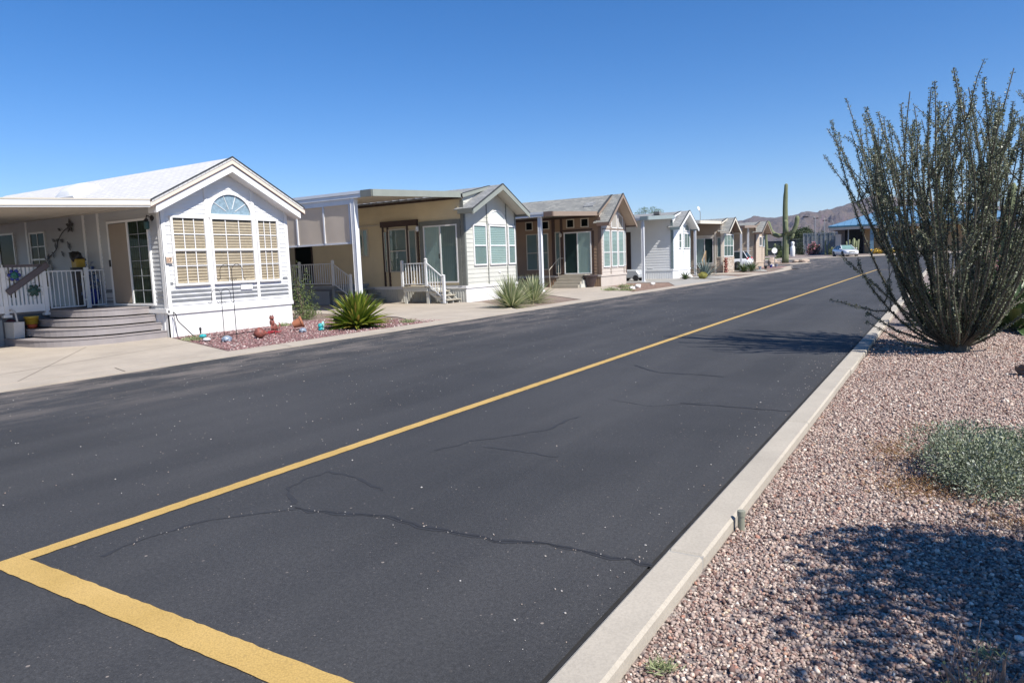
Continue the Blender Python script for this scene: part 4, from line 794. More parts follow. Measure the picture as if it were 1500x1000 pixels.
    t=park_home('sand coloured home with ivory fascia and stone veneer below its front windows',-15.25,56.9,60.35,58.55,3.32,4.38,4.0,('tan5','cream5','cream5','tan5','sh_tan'),.60,11,'brown6',f5,s5,(),'tan5')
    carport(t,-15.3,51.2,56.88,3.98,4.10,9,'cream5','brown6',((-15.75,51.4,.14),(-22,51.4,.14)),side_shade_fm='cream5')  # umber pan colour puts in the shade beneath this carport
    m=MB(); m.tube([(-17.5,58.6,4.3),(-17.5,58.6,5.0),(-17.6,58.5,5.25)],.03,6); d=m.build('dish_mast','steel',t); m=MB(); m.lathe([(.02,0),(.12,.03),(.19,.08),(.18,.10),(.1,.04),(.0,.01)],(-17.66,58.45,5.28),14,(.9,-.2,.3)); m.build('satellite_dish','whitegl',d,True)
    # ---- six: wheat
    def f6(t,F,g):
        window(t,F,68.95,69.75,2.2,2.95,.08,None,2,0,frame='frame',blind='room',pane='glass_dark'); window(t,F,70.3,71.05,2.1,3.0,.05,None,1,0,blind='lace')
    t=park_home('wheat coloured home with taupe roof edge, last of the row by the side street',-15.05,67.5,71.3,69.4,3.36,4.36,3.95,('tan6','brown6','taupe','tan6','sh_tan'),.62,11,'tan6',f6,None,(70.1,),'tan6')
    carport(t,-15.0,63.2,67.48,3.9,4.02,9,'taupe','pan',((-15.35,63.35,.14),(-15.35,65.9,.14)),side_shade_fm='brown6')
    m=MB(); m.blob((-18.6,68.6,4.15),.6,3,.05,8,(1,.7,.4)); m.build('skylight_dome','whitegl',t,True)
def baluster_rail(t,p0,p1,zb0,zb1,h,n,posts=True,mat='alu',each=True):
    a=Vector((p0[0],p0[1],zb0)); b=Vector((p1[0],p1[1],zb1)); up=Vector((0,0,h)); m=MB(); m.bar(a+up,b+up,.045,.035); m.build('top_rail',mat,t); m=MB(); m.bar(a+Vector((0,0,.09)),b+Vector((0,0,.09)),.035,.03); m.build('bottom_rail',mat,t)
    for i in range(1,n):
        q=a.lerp(b,i/n); m=MB(); m.box(q.x-.011,q.x+.011,q.y-.011,q.y+.011,q.z+.09,q.z+h); m.build('baluster',mat,t)
def post(t,x,y,z0,z1,w=.09,mat='alu'):
    m=MB(); m.box(x-w/2,x+w/2,y-w/2,y+w/2,z0,z1); m.lathe([(w*.75,0),(w*.75,.02),(w*.2,.05)],(x,y,z1),8); m.build('post',mat,t)
def stairs():
    # home two: landing and steps outside the sliding door (runs down toward the street)
    t=thing('entry_stairs','white railed entry landing and steps at the sliding door of the cream and tan home','stairs',(-17,21.7,0))
    m=MB(); m.box(-18.2,-16.9,21.35,22.34,.66,.70); m.build('landing','conc_step',t); m=MB(); m.box(-18.15,-16.95,21.38,21.43,.5,.655); m.box(-16.98,-16.93,21.45,22.3,.5,.655); m.build('beam','cream2',t)
    for x in (-18.1,-17.0): m=MB(); m.box(x-.05,x+.07,21.42,21.5,0.03,.5); m.build('leg','cream2',t)
    for i,(x,z) in enumerate(((-16.72,.50),(-16.46,.34),(-16.2,.18))): m=MB(); m.box(x-.17,x+.16,21.38,22.3,z-.04,z); m.build('tread','conc_step',t)
    for y in (21.44,21.85,22.24): m=MB(); m.prism([(-16.92,y,.64),(-16.10,y,.12),(-16.10,y,.03),(-16.35,y,.03),(-16.92,y,.42)],(0,.04,0)); m.build('stringer','cream2',t)
    for x,z0,z1 in ((-18.16,.70,1.68),(-16.98,.70,1.72),(-16.16,.05,1.08)): post(t,x,21.38,z0,z1)
    baluster_rail(t,(-18.12,21.38),(-17.02,21.38),.70,.70,.88,8); baluster_rail(t,(-16.94,21.38),(-16.2,21.38),.70,.14,.88,6)
    # home two: shaded side deck
    t=thing('side_deck','shaded side deck with grey baluster railing under the carport of the cream and tan home','deck',(-22,21,0))
    m=MB(); m.box(-25.5,-20.85,20.35,22.35,.74,.82); m.build('deck_boards','lattice',t); m=MB(); m.box(-25.5,-20.9,20.40,22.3,0,.73); m.build('skirting','lattice',t); m=MB(); m.box(-22.35,-21.05,20.36,20.395,.03,.68); m.box(-24.4,-23.0,20.36,20.395,.03,.68); m.build('skirting_frame','darkskirt',t); m=MB(); m.box(-22.25,-21.15,20.345,20.36,.05,.6); m.build('skirting_panel','lattice',t)
    for x,z0,z1 in ((-22.8,.82,1.78),(-20.9,.82,1.80),(-25.4,.82,1.78)): post(t,x,20.38,z0,z1)
    baluster_rail(t,(-25.4,20.38),(-22.85,20.38),.82,.82,.88,18); baluster_rail(t,(-22.75,20.38),(-20.95,20.38),.82,.82,.88,14); baluster_rail(t,(-20.85,20.38),(-20.0,20.38),.78,.28,.88,7); post(t,-19.97,20.38,.03,1.22)
    for x,z in ((-20.65,.62),(-20.35,.42),(-20.05,.22)): m=MB(); m.box(x-.18,x+.17,20.40,22.3,z-.04,z); m.build('tread','lattice',t)
    # home three: precast concrete steps
    t=thing('precast_steps','pale precast concrete steps with thin rail at the sliding door of the brown home','steps',(-17.2,34.2,0))
    prof=[(0,0),(0,.16),(.28,.16),(.28,.32),(.56,.32),(.56,.48),(.84,.48),(.84,.66),(1.55,.66),(1.55,0)]; m=MB(); m.prism([(-17.9,33.15+a*1.0,.03+z) for a,z in prof],(1.55,0,0)); m.build('step_block','conc_step',t)
    m=MB()
    for k in range(3): m.prism([(-16.35,34.7,.03),(-16.35,34.7,.60-.2*k),(-16.35,34.0-.28*k,.60-.2*k),(-16.35,34.0-.28*k,.03)],(.1+.0*k,0,0)) if k==0 else m.box(-16.35,-16.252+.001*k,33.6-.28*k+.28,34.0,.03+.001*k,.42-.2*(k-1))
    m.build('side_cheek','cream2',t)
    m=MB(); m.tube([(-17.95,33.1,.03),(-18.0,33.1,1.0),(-17.95,34.1,1.6),(-17.95,34.7,1.6)],.016,6); m.tube([(-17.97,34.1,.6),(-17.97,34.1,1.6)],.014,6); m.build('handrail','alu_tan',t)
    # home four: grey side steps
    t=thing('side_steps','grey metal railed side steps tucked behind the brown home','stairs',(-18.6,44,0))
    m=MB()
    for k in range(4): m.box(-19.0+.26*k,-18.7+.26*k,43.6,44.9,.66-.16*k,.70-.16*k)
    m.build('tread','fender',t); baluster_rail(t,(-19.0,43.6),(-18.0,43.6),.70,.10,.9,8,mat='fender'); post(t,-18.0,43.6,.03,1.05,.05,'fender')
    # home five: wooden steps
    t=thing('wooden_steps','dark wooden steps with angled timber handrail at the sand coloured home','steps',(-16.6,55.6,0))
    for k in range(4): m=MB(); m.box(-17.3,-16.3,54.9+.3*k,55.25+.3*k,.12+.17*k,.17+.17*k); m.build('tread','dark_brown',t)
    m=MB(); m.bar((-16.25,54.9,0.03),(-16.25,54.9,1.1),.09,.09); m.bar((-16.25,55.7,0.03),(-16.25,55.7,1.75),.09,.09); m.build('post','wood',t); m=MB(); m.bar((-16.25,54.75,1.0),(-16.25,55.8,1.78),.05,.12); m.build('handrail','wood',t)
# ------------------------------------------------------------------ small things
def ornaments():
    G='ornaments in the red rock bed'
    # shepherd hooks
    def hook(label,x,y,h,w):
        t=thing('shepherd_hook',label,'garden hook',(x,y,0),'shepherd hooks'); m=MB(); m.tube([(x,y,0),(x,y,h)],.008,6); m.build('pole','iron',t)
        for s in (-1,1):
            p=[(x,y,h-.06)]+[(x,y+s*(w/2-w/2*math.cos(a)),h+.06+w*.55*math.sin(a)-.06) for a in [math.pi*i/14 for i in range(15)]]+[(x,y+s*w*1.0,h-.13),(x,y+s*(w+.05),h-.19),(x,y+s*(w+.10),h-.13)]
            m=MB(); m.tube(p,.006,5); m.build('arm','iron',t)
        m=MB(); p=[(x,y-.12+.24*i/20,h-.17+.03*math.sin(i*1.6)) for i in range(21)]; m.tube(p,.005,4); m.build('scroll','iron',t)
    hook('tall black double shepherd hook before the middle blinds',-13.72,10.29,1.52,.30); hook('short thin black double shepherd hook left of the tall one',-14.5,10.54,.98,.26)
    m=MB(); pts=[(-15.60,10.0,.62),(-15.55,10.03,.56),(-15.5,10.05,.40),(-15.3,10.1,.22),(-14.9,10.0,.08),(-14.6,9.9,.035),(-14.2,9.98,.03),(-14.4,10.6,.035),(-14.6,11.4,.03),(-14.8,12.1,.03)]
    def sm(p,n=8):
        P=[Vector(p[0])]+[Vector(q) for q in p]+[Vector(p[-1])]; o=[]
        for i in range(1,len(P)-2):
            for k in range(n): u=k/n; a,b,c,d=P[i-1:i+3]; o.append(.5*((2*b)+(c-a)*u+(2*a-5*b+4*c-d)*u*u+(3*b-a-3*c+d)*u**3))
        return o+[P[-2]]
    m.tube(sm(pts),.012,6); m.tube(sm([(-15.60,10.0,.6),(-15.5,9.98,.3),(-15.1,9.75,.05),(-14.7,9.6,.03)]),.008,6); m.single('garden_hose','hose','black hose hanging from the wall tap and trailing over red rock','hose',(-15.6,10,0),smooth=True)
    # blue turtle ornaments
    def turtle(label,x,y,s,rot):
        t=thing('turtle_ornament',label,'garden ornament',(x,y,.02),G); m=MB(); m.blob((x,y,.02+.07*s),.17*s,3,.06,9,(1,1.1,.75)); m.build('shell','bluegl',t,True); c=math.cos(rot); q=math.sin(rot)
        m=MB(); m.blob((x+c*.2*s,y+q*.2*s,.02+.06*s),.06*s,1,.05,6); m.build('head','bluegl',t,True)
        for a in (.7,2.4,-.7,-2.4): m=MB(); m.blob((x+math.cos(rot+a)*.15*s,y+math.sin(rot+a)*.15*s,.03),.05*s,2,.1,5,(1,1,.6)); m.build('foot','cobalt' if False else 'bluegl',t,True)
    turtle('mottled blue ceramic turtle below the short hook',-13.30,9.72,1.0,-.8); turtle('small pale blue turtle beside the tipped terracotta pot',-13.15,11.72,.8,-.3)
    # teal duck
    t=thing('duck_ornament','white and teal duck ornament with a dark upright head beside the driveway','garden ornament',(-13.85,9.55,.02),G)
    m=MB(); m.blob((-13.78,9.60,.09),.13,4,.05,8,(1.2,1,.5)); m.build('body','whitegl',t,True); m=MB(); m.blob((-13.9,9.55,.22),.12,5,.1,8,(1,1.1,.6)); m.build('wing','teal',t,True); m=MB(); m.lathe([(.03,0),(.028,.1),(.04,.16),(.045,.2),(.02,.25)],(-13.95,9.5,.3),10); m.build('head','bronze',t,True)
    t=thing('clay_piggy_pot','round rust red clay pot lying left of the gecko','pot',(-13.05,10.38,.02),G); m=MB(); m.lathe([(.02,-.2),(.13,-.16),(.2,-.05),(.2,.06),(.13,.17),(.075,.2),(.085,.24),(.07,.25),(.055,.2)],(-13.05,10.38,.21),18,(.3,.9,-.1)); m.build('bowl','terra_dark',t,True); m=MB(); m.blob((-12.98,10.42,.05),.05,1,.1,5); m.build('foot','terra_dark',t,True)
    t=thing('clay_cat','sitting reddish clay cat with raised tail against the white skirting','garden ornament',(-14.15,11.7,.02),G)
    m=MB(); m.blob((-14.15,11.72,.20),.15,2,.08,9,(.8,1.0,1.15)); m.blob((-14.12,11.60,.40),.12,3,.05,8,(.8,.9,1.3)); m.tube([(-14.1,11.55,.3),(-14.08,11.52,.02)],[.035,.03],7); m.tube([(-14.1,11.66,.28),(-14.07,11.66,.02)],[.035,.03],7); m.build('body','terra_dark',t,True)
    m=MB(); m.blob((-14.10,11.58,.60),.095,5,.05,8,(1,1.1,.95)); m.blob((-14.01,11.57,.58),.04,5,.05,6); m.lathe([(.03,0),(.001,.06)],(-14.1,11.52,.67),6); m.lathe([(.03,0),(.001,.06)],(-14.1,11.64,.67),6); m.build('head','terra_dark',t,True); m=MB(); m.tube([(-14.15,11.84,.1),(-14.15,11.98,.14),(-14.15,12.03,.28),(-14.15,11.98,.36)],[.04,.04,.035,.02],8); m.build('tail','terra_dark',t,True)
    t=thing('red_gecko','shiny red metal gecko crawling over the red rock','garden ornament',(-13.45,11.05,.02),G); m=MB(); m.tube(sm([(-13.3,10.72,.10),(-13.38,10.85,.12),(-13.45,11.0,.11),(-13.42,11.15,.12),(-13.3,11.27,.10),(-13.25,11.36,.16)]),[.03]*8+[.055]*16+[.04]*8+[.03]*5+[.015]*4,8); m.build('body','red',t,True)
    for a,b in ((10.85,-.12),(10.85,.1),(11.1,-.12),(11.1,.12)): m=MB(); m.tube([(-13.42,a,.1),(-13.42+b,a+.02,.13),(-13.42+b*1.4,a-.06,.03)],[.022,.02,.015],6); m.build('leg','red',t,True)
    m=MB(); m.blob((-13.7,10.85,.08),.14,8,.2,7,(1,1.4,.5)); m.single('dark_rock','boulder','dark flat rock between the rust pot and the red gecko','rock',(-13.7,10.85,0),smooth=True)
    def pot(label,c,s,axis,mat,prof=None,n=20): 
        m=MB(); m.lathe(prof or [(.09,0),(.10,.01),(.165,.27),(.19,.27),(.19,.33),(.165,.33),(.155,.26),(.09,.03),(.01,.03)],c,n,axis,cap=False); 
        m.v=[tuple(Vector(c)+(Vector(p)-Vector(c))*s) for p in m.v]; return m.single('flower_pot',mat,label,'pot',c,smooth=False)
    pot('orange terracotta pot tipped on its side at the corner of the white home',(-13.75,11.95,.15),.95,(.45,.55,.25),'terra')
    pot('wide clay bowl with dark red inside, leaning by the spiky plant',(-13.1,12.95,.05),1.15,(.35,-.1,.9),'bowl',[(.10,0),(.2,.08),(.25,.18),(.27,.18),(.27,.2),(.24,.2),(.19,.1),(.05,.04)])
    t=thing('teal_bird','glossy teal ceramic bird with pale wing in the red rock','garden ornament',(-12.92,12.1,.02),G); m=MB(); m.blob((-12.92,12.06,.2),.11,2,.05,8,(.9,1,1)); m.blob((-12.92,12.05,.08),.09,2,.1,7); m.build('body','teal',t,True); m=MB(); m.blob((-12.9,12.18,.26),.09,6,.1,8,(.5,.7,1.3)); m.blob((-12.9,12.17,.1),.07,6,.1,7,(.5,.8,1.2)); m.build('wing','tealpale',t,True)
    # on the steps and porch
    t=thing('canvas_basket','white angular basket with handle and maroon cloth on the lowest step','basket',(-18.2,7.72,.19)); m=MB(); m.prism([(-18.47,7.6,.192),(-17.93,7.6,.192),(-17.88,7.6,.56),(-18.54,7.6,.56)],(0,.22,0)); m.build('basket','box',t); m=MB(); m.blob((-18.3,7.72,.56),.13,3,.15,7,(1.2,.7,.5)); m.build('cloth','maroon',t,True); m=MB(); m.tube([(-18.42,7.7,.55),(-18.38,7.7,.8),(-18.15,7.7,.84),(-17.98,7.7,.78),(-17.93,7.7,.55)],.02,6); m.build('handle','box',t,True)
    t=thing('painted_pot','small painted pot, yellow above and red below, on the second step','pot',(-18.05,8.05,.38)); m=MB(); m.lathe([(.09,0),(.11,.10)],(-18.05,8.05,.385),14); m.build('base','orange',t,True); m=MB(); m.lathe([(.125,.10),(.14,.24),(.15,.24),(.15,.28),(.13,.28),(.12,.12)],(-18.05,8.05,.385),14); m.build('rim','yellow',t,True)
    for lab,y,z,mat,ms in (('blue and green glass flower suncatcher on the upper pickets',7.87,1.62,'cobalt','greengl'),('green glass turtle suncatcher on the lower pickets',8.25,1.25,'lampgreen','lampgreen')):
        t=thing('suncatcher',lab,'porch ornament',(-18.22,y,z),'suncatchers on the railing'); m=MB(); m.blob((-18.22,y,z),.09,2,.1,7,(.3,1,1)); m.build('centre',ms,t,True)
        for k in range(6):
            a=k*math.pi/3; m=MB(); c=(-18.22,y+.10*math.cos(a),z+.10*math.sin(a)); m.blob(c,.045,k,.1,5,(.3,1,1)); m.build('petal',mat,t,True) if lab[0]=='b' else m.build('foot',mat,t,True)
        m=MB(); 
        for k in range(6): a=k*math.pi/3+.5; m.tube([(-18.22,y+.08*math.cos(a),z+.08*math.sin(a)),(-18.21,y+.17*math.cos(a+.3),z+.17*math.sin(a+.3)),(-18.2,y+.19*math.cos(a-.1),z+.19*math.sin(a-.1))],.005,4)
        m.build('wire','iron',t)
    t=thing('yellow_planter','yellow and black planter standing on the porch behind the gate','planter',(-18.7,9.55,.76)); m=MB(); m.lathe([(.14,0),(.17,.85),(.19,.85),(.19,1.0),(.15,1.0)],(-18.7,9.55,.77),12); m.build('stand','bronze',t); m=MB(); m.box(-18.85,-18.6,9.45,9.68,1.72,1.98); m.build('box','yellow',t,bev=.02); m=MB(); m.blob((-18.78,9.56,2.02),.15,2,.3,7); m.build('plant','bronze',t,True)
    t=thing('blue_planter','deep blue glazed planter with dark leaves behind the short railing','planter',(-18.6,9.72,.76)); m=MB(); m.lathe([(.12,0),(.2,.2),(.2,.4),(.15,.45)],(-18.55,9.7,.77),14); m.build('pot','cobalt',t,True); C=np.array([-18.55,9.7,1.4])+RNG.normal(size=(260,3))*np.array([.1,.12,.2]); V,F=leaves(C,.09,None,.6); npmesh('foliage',V,F,'bluegl2',t)
    # dark metal vine on the side wall
    t=thing('wall_art','dark metal vine with leaves and blossoms on the shaded side wall','wall art',(-20.1,9.9,2.5)); y=9.895
    m=MB(); m.tube(sm([(-20.95,y,2.05),(-20.7,y,2.15),(-20.4,y,2.3),(-20.28,y,2.5),(-20.0,y,2.72),(-19.65,y,2.85)]),.010,5); m.build('stem','bronze',t)
    def star(cx,cz,r,n,ph=0):
        for k in range(n):
            a=ph+k*2*math.pi/n; d=Vector((math.cos(a),0,math.sin(a))); s=Vector((-math.sin(a),0,math.cos(a))); c=Vector((cx,y-.012,cz)); m=MB(); m.prism([c,c+d*r*.5+s*r*.24,c+d*r,c+d*r*.5-s*r*.24],(0,.01,0)); m.build('petal','bronze',t)
    star(-19.6,2.86,.20,5,.3); star(-20.42,2.48,.19,3,.5); star(-20.95,2.02,.19,4,.9)
    for cx,cz,a,r in ((-20.15,2.80,2.7,.18),(-19.75,2.35,-1.1,.27),(-20.1,2.5,-.5,.20),(-20.1,2.15,-.9,.2),(-20.6,2.15,2.0,.2),(-20.72,1.8,-1.5,.22)):
        d=Vector((math.cos(a),0,math.sin(a))); s=Vector((-math.sin(a),0,math.cos(a))); c=Vector((cx,y-.01,cz)); m=MB(); m.prism([c-d*r*.5,c+s*r*.22,c+d*r*.5,c-s*r*.22],(0,.01,0)); m.build('leaf','bronze',t)
    # further down the row
    pot('large dark clay urn beside the precast steps',(-16.05,34.05,.04),.95,(0,0,1),'urn',[(.17,0),(.2,.02),(.34,.45),(.36,.52),(.42,.58),(.42,.66),(.36,.66),(.3,.5),(.05,.4)])
    m=MB(); m.box(-18.9,-17.9,41.6,42.5,.12,.72); m.prism([(-18.9,41.6,.72),(-18.9,42.5,.72),(-18.75,42.4,.85),(-18.75,41.7,.85)],(.9,0,0)); m.single('covered_trailer','cover','dark grey vinyl covered trailer parked beside the white post','trailer',(-18.4,42,.03),bev=.05)
    t=thing('golf_cart_shell','pale grey moulded cart body standing on black wheels beside the white post','cart',(-17.2,42.2,.03)); m=MB(); m.prism([(-17.7,41.7,.22),(-16.3,41.7,.22),(-16.3,41.7,.45),(-16.5,41.7,.72),(-17.4,41.7,.75),(-17.7,41.7,.4)],(0,.9,0)); m.build('body','fender',t,bev=.06)
    for x in (-17.45,-16.55):
        for yy in (41.72,42.55): m=MB(); m.lathe([(.02,-.06),(.17,-.06),(.19,-.03),(.19,.03),(.17,.06),(.02,.06)],(x,yy,.22),14,(0,1,0)); m.build('wheel','tyre',t)
    def rock(label,c,s,mat='paleboulder',seed=1,sq=(1,1,.7),name='boulder',cat='rock',g=None): m=MB(); m.blob(c,s,seed,.22,8,sq); return m.single(name,mat,label,cat,c,g)
    for i,(x,y,s,l) in enumerate(((-12.7,31.5,.14,'small pale rock at the near end of the red planting patch'),(-13.0,33.0,.17,'pale rock in the middle of the red planting patch'),(-13.4,36.2,.13,'white rock at the far end of the red planting patch'),(-14.7,45.6,.16,'white rock against the pale grey home'),(-14.9,47.3,.2,'tall white rock beside the pale grey home corner'))): rock(l,(x,y,gz(y)+s*.4),s,'whiteboulder',i,g='rocks in the yards')
    for i,(x,y,l) in enumerate(((-15.9,57.5,'rusty stacked stone column at the left of the stone veneer'),)):
        m=MB(); 
        for k in range(6): m.blob((-14.95+.03*(k%2),56.75,.12+.2*k),.15,k,.2,6,(1,1,.75))
        m.single('stone_cairn','terra_dark',l,'garden ornament',(-14.95,56.75,0))
    # golden barrel cactus and pots near home five
    t=thing('barrel_cactus','yellow spined golden barrel cactus in front of the blue agave','cactus',(-12.95,43.8,.02)); m=MB(); m.blob((-12.95,43.8,.2),.26,1,.0,10,(1,1,.8)); m.build('body','barrelskin',t,True); d=RNG.normal(size=(900,3)); d/=np.linalg.norm(d,axis=1,keepdims=True); d[:,2]=np.abs(d[:,2]); C=np.array([-12.95,43.8,.2])+d*.26*np.array([1,1,.8]); V,F=leaves(C,.06,d,.2); npmesh('spines',V,F,'barrel',t)
    rock('pale pyramid shaped boulder on the island left of the round sign',(-14.83,73.6,gz(73)+.35),.45,'paleboulder',5,(1,.9,1.15)); rock('small white domed rock on the red island below the sign',(-14.1,69.8,.25),.22,'whiteboulder',3)
    for i,(x,y,s,l) in enumerate(((-12.9,80.2,.42,'pale boulder right of the saguaro trunk'),(-13.8,80.6,.3,'pinkish boulder at the foot of the saguaro'),(-15.5,79.5,.25,'low tan boulder left of the saguaro'))): rock(l,(x,y,gz(y)+.15),s,'paleboulder',i+9,(1.3,1,.6),g='boulders on the cactus island')
    for i,(x,y,mat,l) in enumerate(((-14.2,65.4,'bluegl','grey blue pot under the rear of the white suv'),(-13.9,66.3,'bronze','black pot before the corner of the wheat coloured home'),(-14.0,69.0,'cobalt','dark blue pot below the front window of the wheat coloured home'),(-13.7,69.9,'bluegl','pale blue pot at the far corner of the wheat coloured home'))):
        pot(l,(x,y,gz(y)+.03),.85,(0,0,1),mat)
    t=thing('round_sign','round white sign back on a thin pole at the red island','sign',(-14.05,70.9,gz(71))); m=MB(); m.tube([(-14.05,70.9,.1),(-14.05,70.9,1.95)],.03,8); m.build('pole','steel',t); m=MB(); m.lathe([(0.01,-.01),(.27,-.01),(.27,.01),(.01,.01)],(-14.05,70.86,1.66),24,(.55,-.8,0)); m.build('disc','signback',t)
    m=MB(); m.lathe([(.019,0),(.019,.085),(.022,.085),(.022,.115),(.012,.118)],(-.935,3.86,-.03),14); m.single('pipe_stub','pvc','short olive pipe stub standing against the kerb','pipe',(-.925,3.86,-.04)); rock('rusty brown lump of rock at the right edge of the gravel',(.86,9.95,.04),.13,'boulder',4)
    m=MB(); m.lathe([(.26,0),(.30,.1),(.33,.9),(.29,1.4),(.17,1.55),(.2,1.65),(.24,1.85),(.2,2.05),(.08,2.12)],(-18.4,105,gz(105)),16); m.single('white_statue','whitegl','white round headed statue behind the saguaro trunk','statue',(-18.4,105,gz(105)),smooth=True)
# ------------------------------------------------------------------ plants
def ocotillo():
    B=Vector((.14,12.05,-.03)); t=thing('ocotillo','huge many stemmed ocotillo with small grey green leaves along its canes, filling the right side','cactus shrub',tuple(B)); rr=random.Random(11); mb=MB(); C=[];D=[]
    def cane(p,r0,r1,leaf0=.12,dens=430):
        zt=max(q.z for q in p); lim=rr.uniform(3.45,3.78)
        if zt>lim and r0>.012: p=[Vector((q.x,q.y,q.z*lim/zt)) for q in p]
        elif zt>lim+.12 and r0<=.012: p=[q.copy() for q in p]; k=max(.15,(lim+.12-p[0].z)/(zt-p[0].z)); p=[p[0]+(q-p[0])*min(1,k+.1) for q in p]
        mb.tube(p,[r0+(r1-r0)*i/(len(p)-1) for i in range(len(p))],5)
        for a,b in zip(p,p[1:]):
            L=(b-a).length; n=int(L*dens*rr.choice((.25,.6,.9,1,1.15))); d=(b-a).normalized()
            for _ in range(n):
                q=a.lerp(b,rr.random()); 
                if (q-B).length<leaf0: continue
                o=Vector((rr.gauss(0,1),rr.gauss(0,1),rr.gauss(0,1))); o=(o-d*o.dot(d)).normalized(); C.append(q+o*rr.uniform(.3,1.2)*.014); D.append(o*1.0+d*rr.uniform(.1,.9))
    NC=106
    for i in range(NC):
        az=i*2.39996+rr.uniform(-.35,.35); q=((i+.5)/NC)**.52; r=1.80*q*rr.uniform(.85,1.05); H=rr.uniform(2.85,3.5)+(.45*rr.random() if q>.7 else 0)
        if q>.88 and rr.random()<.25: H*=rr.uniform(.35,.65); r*=.85
        h=Vector((math.cos(az),math.sin(az),0)); wob=rr.uniform(-.30,.30); s=Vector((-h.y,h.x,0)); n=12; p=[]; bow=rr.uniform(.55,.78); w2=rr.uniform(-.07,.07); w3=rr.uniform(.6,1.4); cur=rr.uniform(-.22,.15)
        for k in range(n+1):
            u=k/n; p.append(B+Vector((0,0,.06))+h*(.09+(r-.09)*u**bow+cur*u**4)+s*(wob*math.sin(u*3)+w2*math.sin(u*8*w3))+Vector((0,0,H*u**1.05)))
        cane(p,.017,.006,.45 if q<.8 else .35)
        for _ in range(rr.choice((0,1,1,2,3,3))):
            u=rr.randint(5,10); a=p[u]; d=(p[u+1]-p[u]).normalized(); o=Vector((rr.gauss(0,1),rr.gauss(0,1),rr.gauss(0,.25))).normalized(); dd=(d+o*rr.uniform(.5,1.1)).normalized(); L=rr.uniform(.3,.95)*(1 if u<10 else .7); up=Vector((0,0,.5))
            cane([a+dd*L*v+up*L*.4*v*v+o*.02*math.sin(v*7) for v in (0,.25,.5,.75,1)],.010,.004,.2,320)
    for tgt in (((-.62,11.7,.30),(-1.02,11.9,.55),(-1.0,11.8,.50)),((-.5,11.9,.55),(-.95,11.8,1.0),(-1.38,11.7,1.42)),((-.45,11.5,.12),(-.75,11.4,.32),(-.98,11.3,.46)),((-.9,12,1.6),(-1.35,12,2.9),(-1.62,12,3.35)),((-.7,12,1.7),(-1.15,12,3.3),(-1.36,12,4.02)),((-.8,12.1,1.5),(-1.3,12,2.4),(-1.66,12,2.95))):
        P=[B]+[Vector(q) for q in tgt]; p=[]
        for i in range(len(P)-1): p+=[P[i].lerp(P[i+1],k/4) for k in range(4)]
        cane(p+[P[-1]],.016,.005,.35)
    mb.build('branches','cane',t); V,F=leaves(np.array([tuple(c) for c in C]),.0245,np.array([tuple(d) for d in D]),.62,.1); npmesh('foliage',V,F,'oco',t)
    m=MB()
    for k in range(13): a=k*.7; m.tube([(B.x+.10*math.cos(a),B.y+.10*math.sin(a),-.06),(B.x+.11*math.cos(a),B.y+.11*math.sin(a),.12),(B.x+.20*math.cos(a+.2),B.y+.20*math.sin(a+.2),.32)],[.085,.06,.03],7)
    m.build('trunk','cane',t)
def saguaro(name,label,c,h,r,arms=(),mat='sag'):
    t=thing(name,label,'cactus',c); C=Vector(c); n=14; m=MB(); P=[C+Vector((.12*math.sin(i*.5)*i/n*.5,0,h*i/n)) for i in range(n+1)]; rad=[r*(1.06-.42*(i/n)**.9)*(1 if i<n-1 else .85) for i in range(n+1)]; P.append(C+Vector((P[-1].x-C.x,0,h+.12))); rad.append(r*.25); m.tube(P,rad,60,15,.09); m.build('trunk',mat,t,True)
    for a in arms:
        m=MB(); P=[Vector(q) for q in a[0]]; o=[]; Q=[P[0]]+P+[P[-1]]
        for i in range(1,len(Q)-2):
            for k in range(6): u=k/6; aa,b,cc,d=Q[i-1:i+3]; o.append(.5*((2*b)+(cc-aa)*u+(2*aa-5*b+4*cc-d)*u*u+(3*b-aa-3*cc+d)*u**3))
        o.append(P[-1]); L=len(o); m.tube(o,[a[1]*(.75+.35*min(1,k/5))*(1 if k<L-2 else .75) for k in range(L-1)]+[a[1]*.3],40,12,.09); m.build('arm',mat,t,True)
    return t
